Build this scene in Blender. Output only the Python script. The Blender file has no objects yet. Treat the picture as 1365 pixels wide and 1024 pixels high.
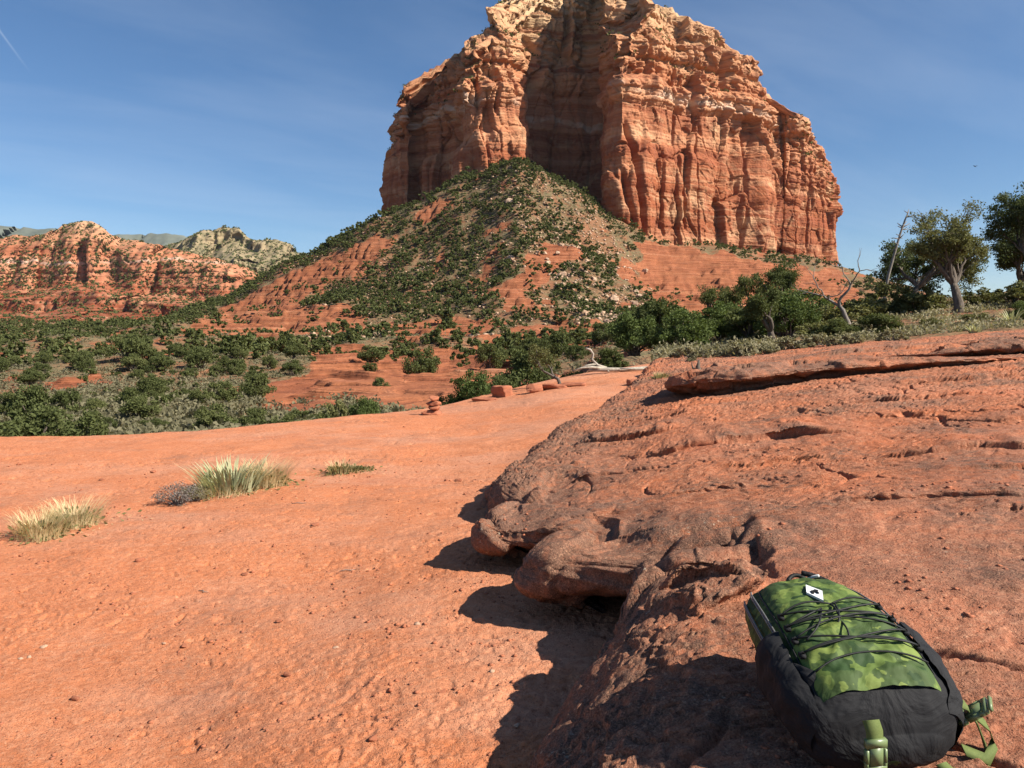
import bpy, math, random
import numpy as np
from mathutils import Vector, Matrix
R = math.radians
C = bpy.context.scene.collection
SC = bpy.context.scene

# ------------------------------------------------------------------ camera, sky, sun, exposure
F = 1060.0; HZ = 440.0; ZC = 1.5
PITCH = math.atan((512 - HZ) / F)
cam_d = bpy.data.cameras.new('camera'); cam = bpy.data.objects.new('camera', cam_d); C.objects.link(cam)
cam.location = (0, 0, ZC); cam.rotation_euler = (R(90) - PITCH, 0, 0)
cam_d.sensor_width = 36; cam_d.lens = 36 * F / 1365.0
cam_d.clip_start = 0.05; cam_d.clip_end = 60000
SC.camera = cam
SUN_AZ, SUN_EL = R(110), R(40)          # azimuth clockwise from +Y
w = bpy.data.worlds.new('World'); SC.world = w; w.use_nodes = True
SC.view_settings.view_transform = 'Standard'; SC.view_settings.look = 'None'
SC.view_settings.exposure = 0.95; SC.view_settings.gamma = 1.0
SC.cycles.max_bounces = 5; SC.cycles.diffuse_bounces = 1; SC.cycles.transparent_max_bounces = 4
sd = bpy.data.lights.new('sun', 'SUN'); so = bpy.data.objects.new('sun', sd); C.objects.link(so)
sd.energy = 5.0; sd.angle = R(0.5); sd.color = (1.0, 0.93, 0.82)
so.rotation_euler = (R(90) - SUN_EL, 0, math.pi - SUN_AZ)

def sky():
    nt = w.node_tree; N = nt.nodes; L = nt.links; N.clear()
    def n(t, **k):
        o = N.new(t)
        for a, b in k.items(): setattr(o, a, b)
        return o
    def m(op, a, b=None, c=None):
        o = n('ShaderNodeMath', operation=op)
        for i, v in enumerate((a, b, c)):
            if v is None: continue
            if isinstance(v, (int, float)): o.inputs[i].default_value = v
            else: L.new(v, o.inputs[i])
        return o.outputs[0]
    st = n('ShaderNodeTexSky', sky_type='NISHITA', sun_disc=False)
    st.sun_elevation = SUN_EL; st.sun_rotation = SUN_AZ; st.altitude = 1300; st.air_density = 1.0; st.dust_density = 0.4; st.ozone_density = 4.0
    tc = n('ShaderNodeTexCoord'); sep = n('ShaderNodeSeparateXYZ'); L.new(tc.outputs['Generated'], sep.inputs[0])
    X, Y, Z = sep.outputs
    # direction on a high flat layer, for thin cirrus and one contrail
    zz = m('MAXIMUM', Z, 0.02)
    u = m('DIVIDE', X, m('ADD', zz, 0.15)); v = m('DIVIDE', Y, m('ADD', zz, 0.15))
    comb = n('ShaderNodeCombineXYZ'); L.new(m('ADD', m('MULTIPLY', u, 0.8), m('MULTIPLY', v, 0.5)), comb.inputs[0])
    L.new(m('SUBTRACT', m('MULTIPLY', v, 2.4), m('MULTIPLY', u, 1.5)), comb.inputs[1])
    nz = n('ShaderNodeTexNoise'); nz.inputs['Scale'].default_value = 0.9; nz.inputs['Detail'].default_value = 7; nz.inputs['Roughness'].default_value = 0.55
    nz.inputs['Distortion'].default_value = 0.4
    L.new(comb.outputs[0], nz.inputs['Vector'])
    mr = n('ShaderNodeMapRange'); mr.inputs[1].default_value = 0.42; mr.inputs[2].default_value = 0.8; mr.inputs[3].default_value = 0; mr.inputs[4].default_value = 0.17
    L.new(nz.outputs[0], mr.inputs[0])
    # contrail: a great-circle band
    a = Vector(W(-10, 28, 1.0)) - Vector((0, 0, ZC)); b = Vector(W(42, 99, 1.0)) - Vector((0, 0, ZC))
    a.normalize(); b.normalize(); nn = a.cross(b).normalized(); tt = (b - a).normalized()
    def dot(v3): return m('ADD', m('ADD', m('MULTIPLY', X, v3.x), m('MULTIPLY', Y, v3.y)), m('MULTIPLY', Z, v3.z))
    dd = m('ABSOLUTE', dot(nn))
    band = m('MAXIMUM', m('SUBTRACT', 1.0, m('DIVIDE', dd, 0.0016)), 0.0)
    along = dot(tt); e0 = a.dot(tt); e1 = b.dot(tt)
    fade = n('ShaderNodeMapRange'); L.new(along, fade.inputs[0]); fade.inputs[1].default_value = e1; fade.inputs[2].default_value = e0 - (e1 - e0) * .3
    front = m('GREATER_THAN', Y, 0.0)
    con = m('MULTIPLY', m('MULTIPLY', band, fade.outputs[0]), m('MULTIPLY', front, 0.45))
    tot = m('MINIMUM', m('ADD', mr.outputs[0], con), 1.0)
    mx = n('ShaderNodeMix', data_type='RGBA'); L.new(tot, mx.inputs['Factor']); L.new(st.outputs[0], mx.inputs['A'])
    mx.inputs['B'].default_value = (6.2, 7.0, 8.2, 1)
    hs = n('ShaderNodeHueSaturation'); hs.inputs['Saturation'].default_value = 1.1; L.new(mx.outputs['Result'], hs.inputs['Color'])
    bg = n('ShaderNodeBackground'); bg.inputs[1].default_value = 0.062; L.new(hs.outputs[0], bg.inputs[0])
    out = n('ShaderNodeOutputWorld'); L.new(bg.outputs[0], out.inputs[0])

def W(px, row, Y):
    """world point seen at (px,row) of the 1365x1024 photograph, at ground distance Y"""
    xc = (px - 682.5) / F; yc = (512 - row) / F
    c, s = math.cos(PITCH), math.sin(PITCH)
    dY = c + yc * s; dZ = -s + yc * c
    return (xc * Y / dY, Y, ZC + dZ * Y / dY)
def rowz(row, Y):
    yc = (512 - row) / F; c, s = math.cos(PITCH), math.sin(PITCH)
    return ZC + (-s + yc * c) * Y / (c + yc * s)
sky()

# ------------------------------------------------------------------ numpy noise
def _h(ix, iy, iz, seed):
    h = (ix * np.int32(374761393)) ^ (iy * np.int32(668265263)) ^ (iz * np.int32(1440662683)) ^ np.int32(seed * 7919 + 13)
    h = (h ^ (h >> 13)) * np.int32(1274126177)
    return h ^ (h >> 16)
_G = np.random.RandomState(5).normal(size=(256, 3)).astype(np.float32); _G /= np.linalg.norm(_G, axis=1)[:, None]
np.seterr(all='ignore')
def pn(x, y, z, seed=0):
    x, y, z = np.broadcast_arrays(np.asarray(x, np.float32), np.asarray(y, np.float32), np.asarray(z, np.float32))
    fx, fy, fz = np.floor(x), np.floor(y), np.floor(z)
    ix, iy, iz = fx.astype(np.int32), fy.astype(np.int32), fz.astype(np.int32)
    x, y, z = x - fx, y - fy, z - fz
    u, v, ww = [t * t * t * (t * (t * 6 - 15) + 10) for t in (x, y, z)]
    def g(a, b, c):
        k = _h(ix + a, iy + b, iz + c, seed) & 255
        G = _G[k]
        return G[..., 0] * (x - a) + G[..., 1] * (y - b) + G[..., 2] * (z - c)
    def l(a, b, t): return a + (b - a) * t
    return l(l(l(g(0,0,0), g(1,0,0), u), l(g(0,1,0), g(1,1,0), u), v), l(l(g(0,0,1), g(1,0,1), u), l(g(0,1,1), g(1,1,1), u), v), ww) * 1.5
def fbm(x, y, z, o=4, seed=0, gain=.5):
    r = 0; a = 1.0; f = 1.0
    for i in range(o):
        r = r + a * pn(x * f, y * f, z * f, seed + i); a *= gain; f *= 2.03
    return r
def ss(a, b, x):
    t = np.clip((x - a) / (b - a), 0, 1); return t * t * (3 - 2 * t)
def cell1(v, seed=0):
    i = np.floor(v).astype(np.int32); return (_h(i, i * 0, i * 0, seed) & 1023) / 1023.0
def terrace(v, k=6.0):
    """smooth steps of height 1 with sharp risers"""
    f = np.floor(v); t = v - f
    return f + ss(0.5 - .5 / k, 0.5 + .5 / k, t)
def bilin(xs, ys, T, x, y):
    xs = np.asarray(xs, float); ys = np.asarray(ys, float); T = np.asarray(T, float)
    i = np.clip(np.searchsorted(xs, x) - 1, 0, len(xs) - 2); j = np.clip(np.searchsorted(ys, y) - 1, 0, len(ys) - 2)
    a = np.clip((x - xs[i]) / (xs[i+1] - xs[i]), 0, 1); b = np.clip((y - ys[j]) / (ys[j+1] - ys[j]), 0, 1)
    a = a * .6 + .4 * a * a * (3 - 2 * a); b = b * .6 + .4 * b * b * (3 - 2 * b)
    return (T[i, j] * (1-a) + T[i+1, j] * a) * (1-b) + (T[i, j+1] * (1-a) + T[i+1, j+1] * a) * b
def facets(x, y, z, seed=0, tilt=.5):
    """each Voronoi cell is its own flat, tilted fracture plane"""
    sh = np.broadcast(x, y, z).shape
    x, y, z = [np.broadcast_to(np.asarray(v, np.float32), sh).ravel() for v in (x, y, z)]
    ix, iy, iz = [np.floor(v).astype(np.int32) for v in (x, y, z)]
    best = np.full(x.shape, 1e9, np.float32); res = np.zeros(x.shape, np.float32); sec = best.copy()
    for a in (-1, 0, 1):
        for b in (-1, 0, 1):
            for c in (-1, 0, 1):
                h = _h(ix + a, iy + b, iz + c, seed)
                dx = ix + a + (h & 255) / np.float32(255) - x; dy = iy + b + ((h >> 8) & 255) / np.float32(255) - y; dz = iz + c + ((h >> 16) & 255) / np.float32(255) - z
                d = dx * dx + dy * dy + dz * dz; g = _G[(h >> 5) & 255]; v = ((h >> 3) & 127) / np.float32(127) - .5 + tilt * (g[:, 0] * dx + g[:, 1] * dy + g[:, 2] * dz)
                m = d < best; sec = np.where(m, best, np.minimum(sec, d)); best = np.where(m, d, best); res = np.where(m, v, res)
    return res.reshape(sh), (np.sqrt(sec) - np.sqrt(best)).reshape(sh)
rs = np.random.RandomState(11)

# ------------------------------------------------------------------ mesh helpers
def mesh_np(name, V, Fc, mats=None, smooth=True, mat_idx=None, attrs=None):
    V = np.asarray(V, np.float32).reshape(-1, 3); Fc = np.asarray(Fc, np.int32)
    me = bpy.data.meshes.new(name); k = Fc.shape[1]
    me.vertices.add(len(V)); me.vertices.foreach_set('co', V.ravel())
    me.loops.add(Fc.size); me.loops.foreach_set('vertex_index', Fc.ravel())
    me.polygons.add(len(Fc)); me.polygons.foreach_set('loop_start', np.arange(0, Fc.size, k, dtype=np.int32))
    if smooth: me.polygons.foreach_set('use_smooth', np.ones(len(Fc), bool))
    for m_ in (mats or []): me.materials.append(m_)
    if mat_idx is not None: me.polygons.foreach_set('material_index', np.asarray(mat_idx, np.int32))
    for an, av in (attrs or {}).items():
        at = me.attributes.new(an, 'FLOAT', 'POINT'); at.data.foreach_set('value', np.asarray(av, np.float32).ravel())
    me.update(calc_edges=True)
    return me
def gridF(ny, nx, wrap=False):
    i = np.arange(ny - 1)[:, None]; j = np.arange(nx if wrap else nx - 1)[None, :]; j2 = (j + 1) % nx
    return np.stack([i * nx + j, i * nx + j2, (i + 1) * nx + j2, (i + 1) * nx + j], -1).reshape(-1, 4)
def gnormals(P):
    du = np.gradient(P, axis=1); dv = np.gradient(P, axis=0)
    n = np.cross(du, dv); return n / (np.linalg.norm(n, axis=-1, keepdims=True) + 1e-9)
def link(name, me, parent=None, loc=None, rot=None):
    o = bpy.data.objects.new(name, me); C.objects.link(o)
    if parent is not None: o.parent = parent
    if loc is not None: o.location = loc
    if rot is not None: o.rotation_euler = rot
    return o
def structure(o, kind='structure', label=None):
    o['kind'] = kind
    if label: o['label'] = label
    return o
def tag(o, label, cat, group=None):
    o['label'] = label; o['category'] = cat
    if group: o['group'] = group
    return o
def thing(name, label, cat, loc=(0, 0, 0), rotz=0, group=None):
    return tag(link(name, None, None, loc, (0, 0, rotz)), label, cat, group)
class MB:
    def __init__(s): s.V = []; s.F = []; s.n = 0
    def add(s, V, Fc):
        V = np.asarray(V, np.float32).reshape(-1, 3); Fc = np.asarray(Fc, np.int32)
        if Fc.shape[1] == 3: Fc = np.concatenate([Fc, Fc[:, 2:3]], 1)
        s.V.append(V); s.F.append(Fc + s.n); s.n += len(V)
    def mesh(s, name, mats, smooth=True):
        Fc = np.concatenate(s.F); V = np.concatenate(s.V)
        tri = Fc[:, 2] == Fc[:, 3]
        if tri.all(): return mesh_np(name, V, Fc[:, :3], mats, smooth)
        if not tri.any(): return mesh_np(name, V, Fc, mats, smooth)
        q = Fc[~tri]; t = np.concatenate([q[:, [0,1,2]], q[:, [0,2,3]], Fc[tri][:, :3]])
        return mesh_np(name, V, t, mats, smooth)
    def tube(s, pts, rad, k=6, cap=True):
        pts = np.asarray(pts, float); n = len(pts); rad = np.broadcast_to(np.asarray(rad, float), (n,))
        t = np.gradient(pts, axis=0); t /= np.linalg.norm(t, axis=1)[:, None] + 1e-9
        up = np.array([0, 0, 1.]) if abs(t[0][2]) < .9 else np.array([1., 0, 0])
        A = np.cross(t[0], up); A /= np.linalg.norm(A); ring = []
        for i in range(n):
            A = A - t[i] * A.dot(t[i]); A /= np.linalg.norm(A) + 1e-9; B = np.cross(t[i], A)
            th = np.arange(k) * 2 * math.pi / k
            ring.append(pts[i] + rad[i] * (np.cos(th)[:, None] * A + np.sin(th)[:, None] * B))
        V = np.concatenate(ring); Fc = gridF(n, k, True)
        if cap:
            V = np.concatenate([V, pts[:1], pts[-1:]]); j = np.arange(k); j2 = (j + 1) % k
            c0 = np.stack([j2, j, np.full(k, n*k), np.full(k, n*k)], 1); c1 = np.stack([(n-1)*k + j, (n-1)*k + j2, np.full(k, n*k+1), np.full(k, n*k+1)], 1)
            Fc = np.concatenate([Fc, c0, c1])
        s.add(V, Fc)
    def box(s, c, sx, sy, sz, M=None):
        v = np.array([[x, y, z] for x in (-.5, .5) for y in (-.5, .5) for z in (-.5, .5)]) * [sx, sy, sz]
        if M is not None: v = v @ np.array(M.to_3x3()).T
        s.add(v + np.array(c), [[0,1,3,2],[4,6,7,5],[0,4,5,1],[2,3,7,6],[0,2,6,4],[1,5,7,3]])
def leaves(cent, size, seed=0, aspect=1.8, up=0.0):
    """small leaf quads with random orientation at the given centres"""
    r = np.random.RandomState(seed); n = len(cent); size = np.broadcast_to(size, (n,))
    a = r.normal(size=(n, 3)); a[:, 2] += up; a /= np.linalg.norm(a, axis=1)[:, None]
    b = np.cross(a, r.normal(size=(n, 3))); b /= np.linalg.norm(b, axis=1)[:, None] + 1e-9
    sa = (a * size[:, None] * .5 * aspect); sb = b * size[:, None] * .5
    V = np.stack([cent - sa, cent - sb * .9 + sa * .1, cent + sa, cent + sb * .9 + sa * .1], 1).reshape(-1, 3)
    return V, np.arange(4 * n).reshape(-1, 4)

# ------------------------------------------------------------------ materials
def newmat(name, rough=.9, spec=.15):
    m = bpy.data.materials.new(name); m.use_nodes = True; nt = m.node_tree
    b = nt.nodes['Principled BSDF']; b.inputs['Roughness'].default_value = rough; b.inputs['Specular IOR Level'].default_value = spec
    return m, nt, b
class NT:
    def __init__(s, nt): s.nt = nt; s.N = nt.nodes; s.L = nt.links
    def node(s, t, **k):
        o = s.N.new(t)
        for a, b in k.items(): setattr(o, a, b)
        return o
    def pos(s, scale=(1, 1, 1), obj=False):
        if obj: o = s.node('ShaderNodeTexCoord').outputs['Object']
        else: o = s.node('ShaderNodeNewGeometry').outputs['Position']
        mp = s.node('ShaderNodeMapping'); mp.inputs['Scale'].default_value = scale; s.L.new(o, mp.inputs[0]); return mp.outputs[0]
    def noise(s, vec, scale, detail=4, rough=.55, dist=0):
        o = s.node('ShaderNodeTexNoise'); o.inputs['Scale'].default_value = scale; o.inputs['Detail'].default_value = detail
        o.inputs['Roughness'].default_value = rough; o.inputs['Distortion'].default_value = dist
        s.L.new(vec, o.inputs['Vector']); return o.outputs[0]
    def voro(s, vec, scale, feature='F1', out=0, rnd=1.0):
        o = s.node('ShaderNodeTexVoronoi', feature=feature); o.inputs['Scale'].default_value = scale; o.inputs['Randomness'].default_value = rnd
        s.L.new(vec, o.inputs['Vector']); return o.outputs[out]
    def rng(s, v, a, b, c=0., d=1.):
        o = s.node('ShaderNodeMapRange'); s.L.new(v, o.inputs[0])
        for i, x in enumerate((a, b, c, d)): o.inputs[i + 1].default_value = x
        return o.outputs[0]
    def math(s, op, a, b=None, clamp=False):
        o = s.node('ShaderNodeMath', operation=op); o.use_clamp = clamp
        for i, v in enumerate((a, b)):
            if v is None: continue
            if isinstance(v, (int, float)): o.inputs[i].default_value = v
            else: s.L.new(v, o.inputs[i])
        return o.outputs[0]
    def mix(s, f, a, b, blend='MIX'):
        o = s.node('ShaderNodeMix', data_type='RGBA', blend_type=blend)
        for k, v in (('Factor', f), ('A', a), ('B', b)):
            if isinstance(v, (int, float)): o.inputs[k].default_value = v
            elif isinstance(v, tuple): o.inputs[k].default_value = (*v, 1)
            else: s.L.new(v, o.inputs[k])
        return o.outputs['Result']
    def ramp(s, f, stops):
        o = s.node('ShaderNodeValToRGB'); cr = o.color_ramp
        while len(cr.elements) < len(stops): cr.elements.new(.5)
        for e, (p, c) in zip(cr.elements, stops): e.position = p; e.color = (*c, 1)
        s.L.new(f, o.inputs[0]); return o.outputs[0]
    def attr(s, name):
        return s.node('ShaderNodeAttribute', attribute_name=name).outputs['Fac']
    def bump(s, h, dist, strength, prev=None):
        o = s.node('ShaderNodeBump'); o.inputs['Distance'].default_value = dist; o.inputs['Strength'].default_value = strength
        s.L.new(h, o.inputs['Height'])
        if prev is not None: s.L.new(prev, o.inputs['Normal'])
        return o.outputs[0]

def rock_near(name, dark):
    m, nt, b = newmat(name, .85, .2); n = NT(nt); P = n.pos()
    big = n.noise(P, .55, 5, .6, .3); med = n.noise(P, 3.2, 6, .6); fin = n.noise(P, 26, 6, .65); grit = n.noise(P, 170, 4, .7)
    base = n.ramp(med, [(.25, (.40, .128, .048)), (.45, (.49, .165, .066)), (.6, (.545, .198, .088)), (.8, (.59, .245, .124))])
    base = n.mix(n.rng(big, .35, .7), base, (.51, .165, .065))
    base = n.mix(n.rng(n.noise(n.pos((.5, 1, 1)), .45, 6, .72), .47, .60, 0, .75), base, (.50, .235, .14))
    base = n.mix(n.rng(n.noise(n.pos((.6, 1, 1)), .9, 5, .65), .58, .68, 0, .5), base, (.42, .115, .045))
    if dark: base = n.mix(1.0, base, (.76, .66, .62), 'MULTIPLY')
    # powdery pale flakes and deeper orange pits
    base = n.mix(n.rng(fin, .52, .78, 0, .6), base, (.60, .32, .19))
    base = n.mix(n.rng(fin, .46, .28, 0, .7), base, (.33, .09, .035))
    # dark weathering varnish with its own patchy outline
    va = n.noise(n.pos((1, .8, 1)), 1.15, 7, .68, .5)
    vb = n.noise(P, 14, 6, .72)
    vf = n.math('MULTIPLY', n.rng(va, *( (.42, .60) if dark else (.53, .70))), n.rng(vb, .34, .60))
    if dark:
        vat = n.attr('varnish_shade'); vf = n.math('ADD', n.math('MULTIPLY', vf, .75), n.math('MULTIPLY', vat, n.rng(vb, .30, .56, .25, 1.0)), True)  # mask holds the ledge varnish plus the shade painted on fold risers
    else: vf = n.math('MULTIPLY', vf, .6)
    base = n.mix(vf, base, n.mix(n.rng(grit, .4, .62), (.10, .052, .034), (.215, .108, .068)))
    if dark:
        li = n.math('MULTIPLY', n.rng(n.noise(P, 38, 5, .7), .60, .68), n.math('MULTIPLY', n.rng(n.noise(P, 2.2, 3), .5, .62), n.rng(vat, .1, .6)))
        base = n.mix(n.math('MULTIPLY', li, .8), base, (.50, .44, .33))
    base = n.mix(n.rng(grit, .35, .7, -.1, .25), base, (.66, .36, .23))
    vo = n.voro(P, 55); sv = n.voro(P, 95); speck = n.math('MAXIMUM', n.math('MULTIPLY', n.rng(vo, .26, .14), n.rng(n.noise(P, 5, 3), .5, .6)), n.math('MULTIPLY', n.rng(sv, .24, .12), n.rng(n.noise(P, 2.2, 4), .44, .58)))
    base = n.mix(n.math('MULTIPLY', speck, .7), base, (.16, .05, .03))
    fl = n.noise(n.pos((1, 1, 1)), 62, 5, .75); fm = n.noise(P, 1.7, 5, .7)
    base = n.mix(n.math('MULTIPLY', n.rng(fl, .56, .66), n.rng(fm, .36, .6, .15, .75)), base, (.62, .34, .20))
    base = n.mix(n.math('MULTIPLY', n.rng(fl, .44, .35), n.rng(fm, .62, .4, .15, .8)), base, (.20, .062, .030))
    gs = n.noise(n.pos((.7, 1.2, 1)), .8, 7, .75, .8); base = n.mix(n.math('MULTIPLY', n.rng(gs, .53, .70, 0, .8), n.rng(vb, .35, .6, .2, .75)), base, (.24, .13, .09))
    nt.links.new(base, b.inputs['Base Color'])
    h1 = n.bump(med, .025, .3); h2 = n.bump(n.noise(P, 11, 7, .75, .4), .022, .35, h1); h3 = n.bump(fin, .012, .8, h2); h4 = n.bump(grit, .005, 1.0, h3)
    pit = n.math('MULTIPLY', n.rng(vo, .0, .35), 1.0)
    h5 = n.bump(n.rng(sv, .0, .3), .006, .6, n.bump(pit, .006, .5, h4))
    nt.links.new(h5, b.inputs['Normal'])
    return m
def rock_cliff(name, z0, z1, scale=1.0, k=1.0):
    """banded red to cream sandstone; z0..z1 the height range of the wall"""
    m, nt, b = newmat(name, .92, .1); n = NT(nt); P = n.pos()
    sep = n.node('ShaderNodeSeparateXYZ'); nt.links.new(P, sep.inputs[0])
    wz = n.math('ADD', sep.outputs[2], n.math('MULTIPLY', n.math('SUBTRACT', n.noise(P, .012 / scale, 4), .5), 34 * scale))
    t = n.rng(wz, z0, z1)
    col = n.ramp(t, [(.0, (.25, .080, .036)), (.25, (.31, .102, .046)), (.40, (.39, .150, .072)), (.52, (.47, .215, .112)), (.62, (.41, .165, .080)), (.78, (.49, .265, .140)), (1.0, (.54, .385, .225))])
    st = n.noise(n.pos((.004 / scale, .004 / scale, .22 / scale)), 1.0, 5, .7)
    st3 = n.noise(n.pos((.0015 / scale, .0015 / scale, .065 / scale)), 1.0, 3, .6); col = n.mix(n.rng(st3, .46, .38, 0, .7 * k), col, (.25, .075, .036)); col = n.mix(n.rng(st3, .55, .62, 0, .55), col, (.52, .27, .15))
    col = n.mix(n.rng(st, .52, .66, 0, .7), col, (.54, .29, .16))
    col = n.mix(n.rng(st, .47, .36, 0, .65 * k), col, (.24, .075, .04))
    bl = n.noise(n.pos((.035 / scale, .035 / scale, .06 / scale)), 1.0, 6, .62)
    col = n.mix(n.rng(bl, .54, .72, 0, .8), col, (.60, .38, .215))
    sk = n.noise(n.pos((.16 / scale, .16 / scale, .006 / scale)), 1.0, 5, .65)
    lowm = n.rng(t, .75, .35)
    col = n.mix(n.math('MULTIPLY', n.rng(sk, .5, .7), n.math('MULTIPLY', lowm, .55)), col, (.20, .075, .05))
    # thin bleached bed about half way up
    wb = n.math('MULTIPLY', n.rng(n.math('ABSOLUTE', n.math('SUBTRACT', t, .545)), .016, .008), n.rng(n.noise(P, .03 / scale, 3), .4, .55))
    col = n.mix(n.math('MULTIPLY', wb, .6), col, (.66, .52, .40))
    nt.links.new(col, b.inputs['Base Color'])
    h = n.bump(st, 1.6 * scale, .5); h = n.bump(n.noise(P, .16 / scale, 6, .65), 2.0 * scale, .5, h); h = n.bump(n.noise(P, .7 / scale, 4, .65), 1.0 * scale, .6, h)
    nt.links.new(h, b.inputs['Normal'])
    return m
def terrain_mat(name):
    m, nt, b = newmat(name, .95, .08); n = NT(nt); P = n.pos()
    bare = n.attr('bare')
    sep = n.node('ShaderNodeSeparateXYZ'); nt.links.new(P, sep.inputs[0])
    st = n.noise(n.pos((.01, .01, .9)), 1.0, 5, .7)
    rock = n.ramp(st, [(.3, (.16, .050, .025)), (.43, (.27, .092, .043)), (.56, (.34, .128, .060)), (.66, (.38, .175, .095)), (.74, (.23, .075, .036))])
    st2 = n.noise(n.pos((.05, .05, 3.2)), 1.0, 4, .7); rock = n.mix(n.rng(st2, .48, .38, 0, .6), rock, (.17, .06, .035)); rock = n.mix(n.rng(st2, .56, .68, 0, .5), rock, (.46, .22, .14))
    rock = n.mix(n.rng(n.noise(P, .09, 6, .65), .5, .72, 0, .6), rock, (.31, .11, .058))
    rock = n.mix(n.rng(n.noise(P, .5, 5, .7), .55, .7, 0, .45), rock, (.25, .09, .05))
    so1 = n.noise(P, .22, 6, .65); so2 = n.noise(P, 1.3, 5, .7); so3 = n.noise(P, .03, 4)
    soil = n.ramp(so1, [(.3, (.24, .085, .042)), (.43, (.20, .105, .055)), (.55, (.175, .13, .07)), (.7, (.11, .11, .055))])
    soil = n.mix(n.rng(so3, .5, .62, 0, .6), soil, (.29, .12, .065))
    soil = n.mix(n.rng(so2, .56, .66, 0, .55), soil, (.37, .27, .17))
    soil = n.mix(n.rng(so2, .45, .36, 0, .7), soil, (.085, .09, .045))
    f = n.math('ADD', bare, n.math('MULTIPLY', n.math('SUBTRACT', so1, .5), .9))
    col = n.mix(n.rng(f, .4, .55), soil, rock)
    nt.links.new(col, b.inputs['Base Color'])
    h = n.bump(so1, 1.2, .5); h = n.bump(so2, .35, .6, h); h = n.bump(st, 1.6, .9, h); h = n.bump(st2, .5, .8, h)
    nt.links.new(h, b.inputs['Normal'])
    return m
def foliage(name, c1, c2, c3, vary=.5):
    m, nt, b = newmat(name, .75, .12); n = NT(nt)
    oi = n.node('ShaderNodeObjectInfo').outputs['Random']
    nz = n.noise(n.pos(), .45, 3, .6); nz2 = n.noise(n.pos(), 5.0, 3, .6)
    f = n.math('ADD', n.math('MULTIPLY', n.rng(nz, .3, .7), .5), n.math('MULTIPLY', oi, vary), True)
    col = n.ramp(f, [(0, c1), (.5, c2), (1, c3)])
    col = n.mix(n.rng(nz2, .35, .7, 0, .4), col, c3)
    nt.links.new(col, b.inputs['Base Color'])
    tr = n.node('ShaderNodeBsdfTranslucent'); nt.links.new(n.mix(1.0, col, (1.0, 1.0, .6), 'MULTIPLY'), tr.inputs[0]); mx = n.node('ShaderNodeMixShader'); mx.inputs[0].default_value = .3
    nt.links.new(b.outputs[0], mx.inputs[1]); nt.links.new(tr.outputs[0], mx.inputs[2]); nt.links.new(mx.outputs[0], nt.nodes['Material Output'].inputs[0])
    return m
def plain(name, c, rough=.9, spec=.2, c2=None, scale=8., bump=0, obj=True):
    m, nt, b = newmat(name, rough, spec); n = NT(nt); P = n.pos(obj=obj); nz = n.noise(P, scale, 5, .65)
    nt.links.new(n.mix(n.rng(nz, .3, .7), c, c2 or tuple(x * .7 for x in c)), b.inputs['Base Color'])
    if bump: nt.links.new(n.bump(nz, bump, .6), b.inputs['Normal'])
    return m
def bark(name, c1, c2, scale):
    m, nt, b = newmat(name, .95, .1); n = NT(nt)
    nz = n.noise(n.pos((scale, scale, scale * .15), obj=True), 1.0, 5, .7)
    nt.links.new(n.mix(n.rng(nz, .35, .65), c1, c2), b.inputs['Base Color']); nt.links.new(n.bump(nz, .03, .8), b.inputs['Normal'])
    return m
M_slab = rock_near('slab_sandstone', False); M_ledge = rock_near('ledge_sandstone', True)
M_butte = rock_cliff('butte_sandstone', 60, 270)
M_terr = terrain_mat('scrub_soil_and_slickrock')
M_jun = foliage('juniper_foliage', (.060, .078, .026), (.095, .112, .038), (.155, .165, .062))
M_pine = foliage('pine_foliage', (.06, .08, .036), (.09, .112, .046), (.13, .148, .064))
M_bush = foliage('bush_foliage', (.065, .092, .028), (.098, .13, .038), (.14, .175, .06))
M_sage = foliage('sage_foliage', (.17, .155, .09), (.25, .225, .135), (.36, .32, .20))
M_olive = foliage('olive_foliage', (.085, .092, .034), (.145, .145, .055), (.22, .21, .09))
M_brush = foliage('brush_foliage', (.10, .10, .055), (.17, .155, .09), (.26, .23, .145))
M_dry = foliage('dry_grass', (.55, .42, .22), (.68, .54, .30), (.76, .64, .40))
M_yucca = foliage('yucca_blades', (.27, .29, .15), (.42, .42, .25), (.62, .58, .38))
M_bark = bark('juniper_bark', (.07, .055, .042), (.17, .14, .115), 14)
M_dead = bark('bleached_deadwood', (.27, .23, .185), (.46, .41, .33), 10)
M_snag = bark('grey_deadwood', (.13, .11, .095), (.27, .24, .21), 12)

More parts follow.
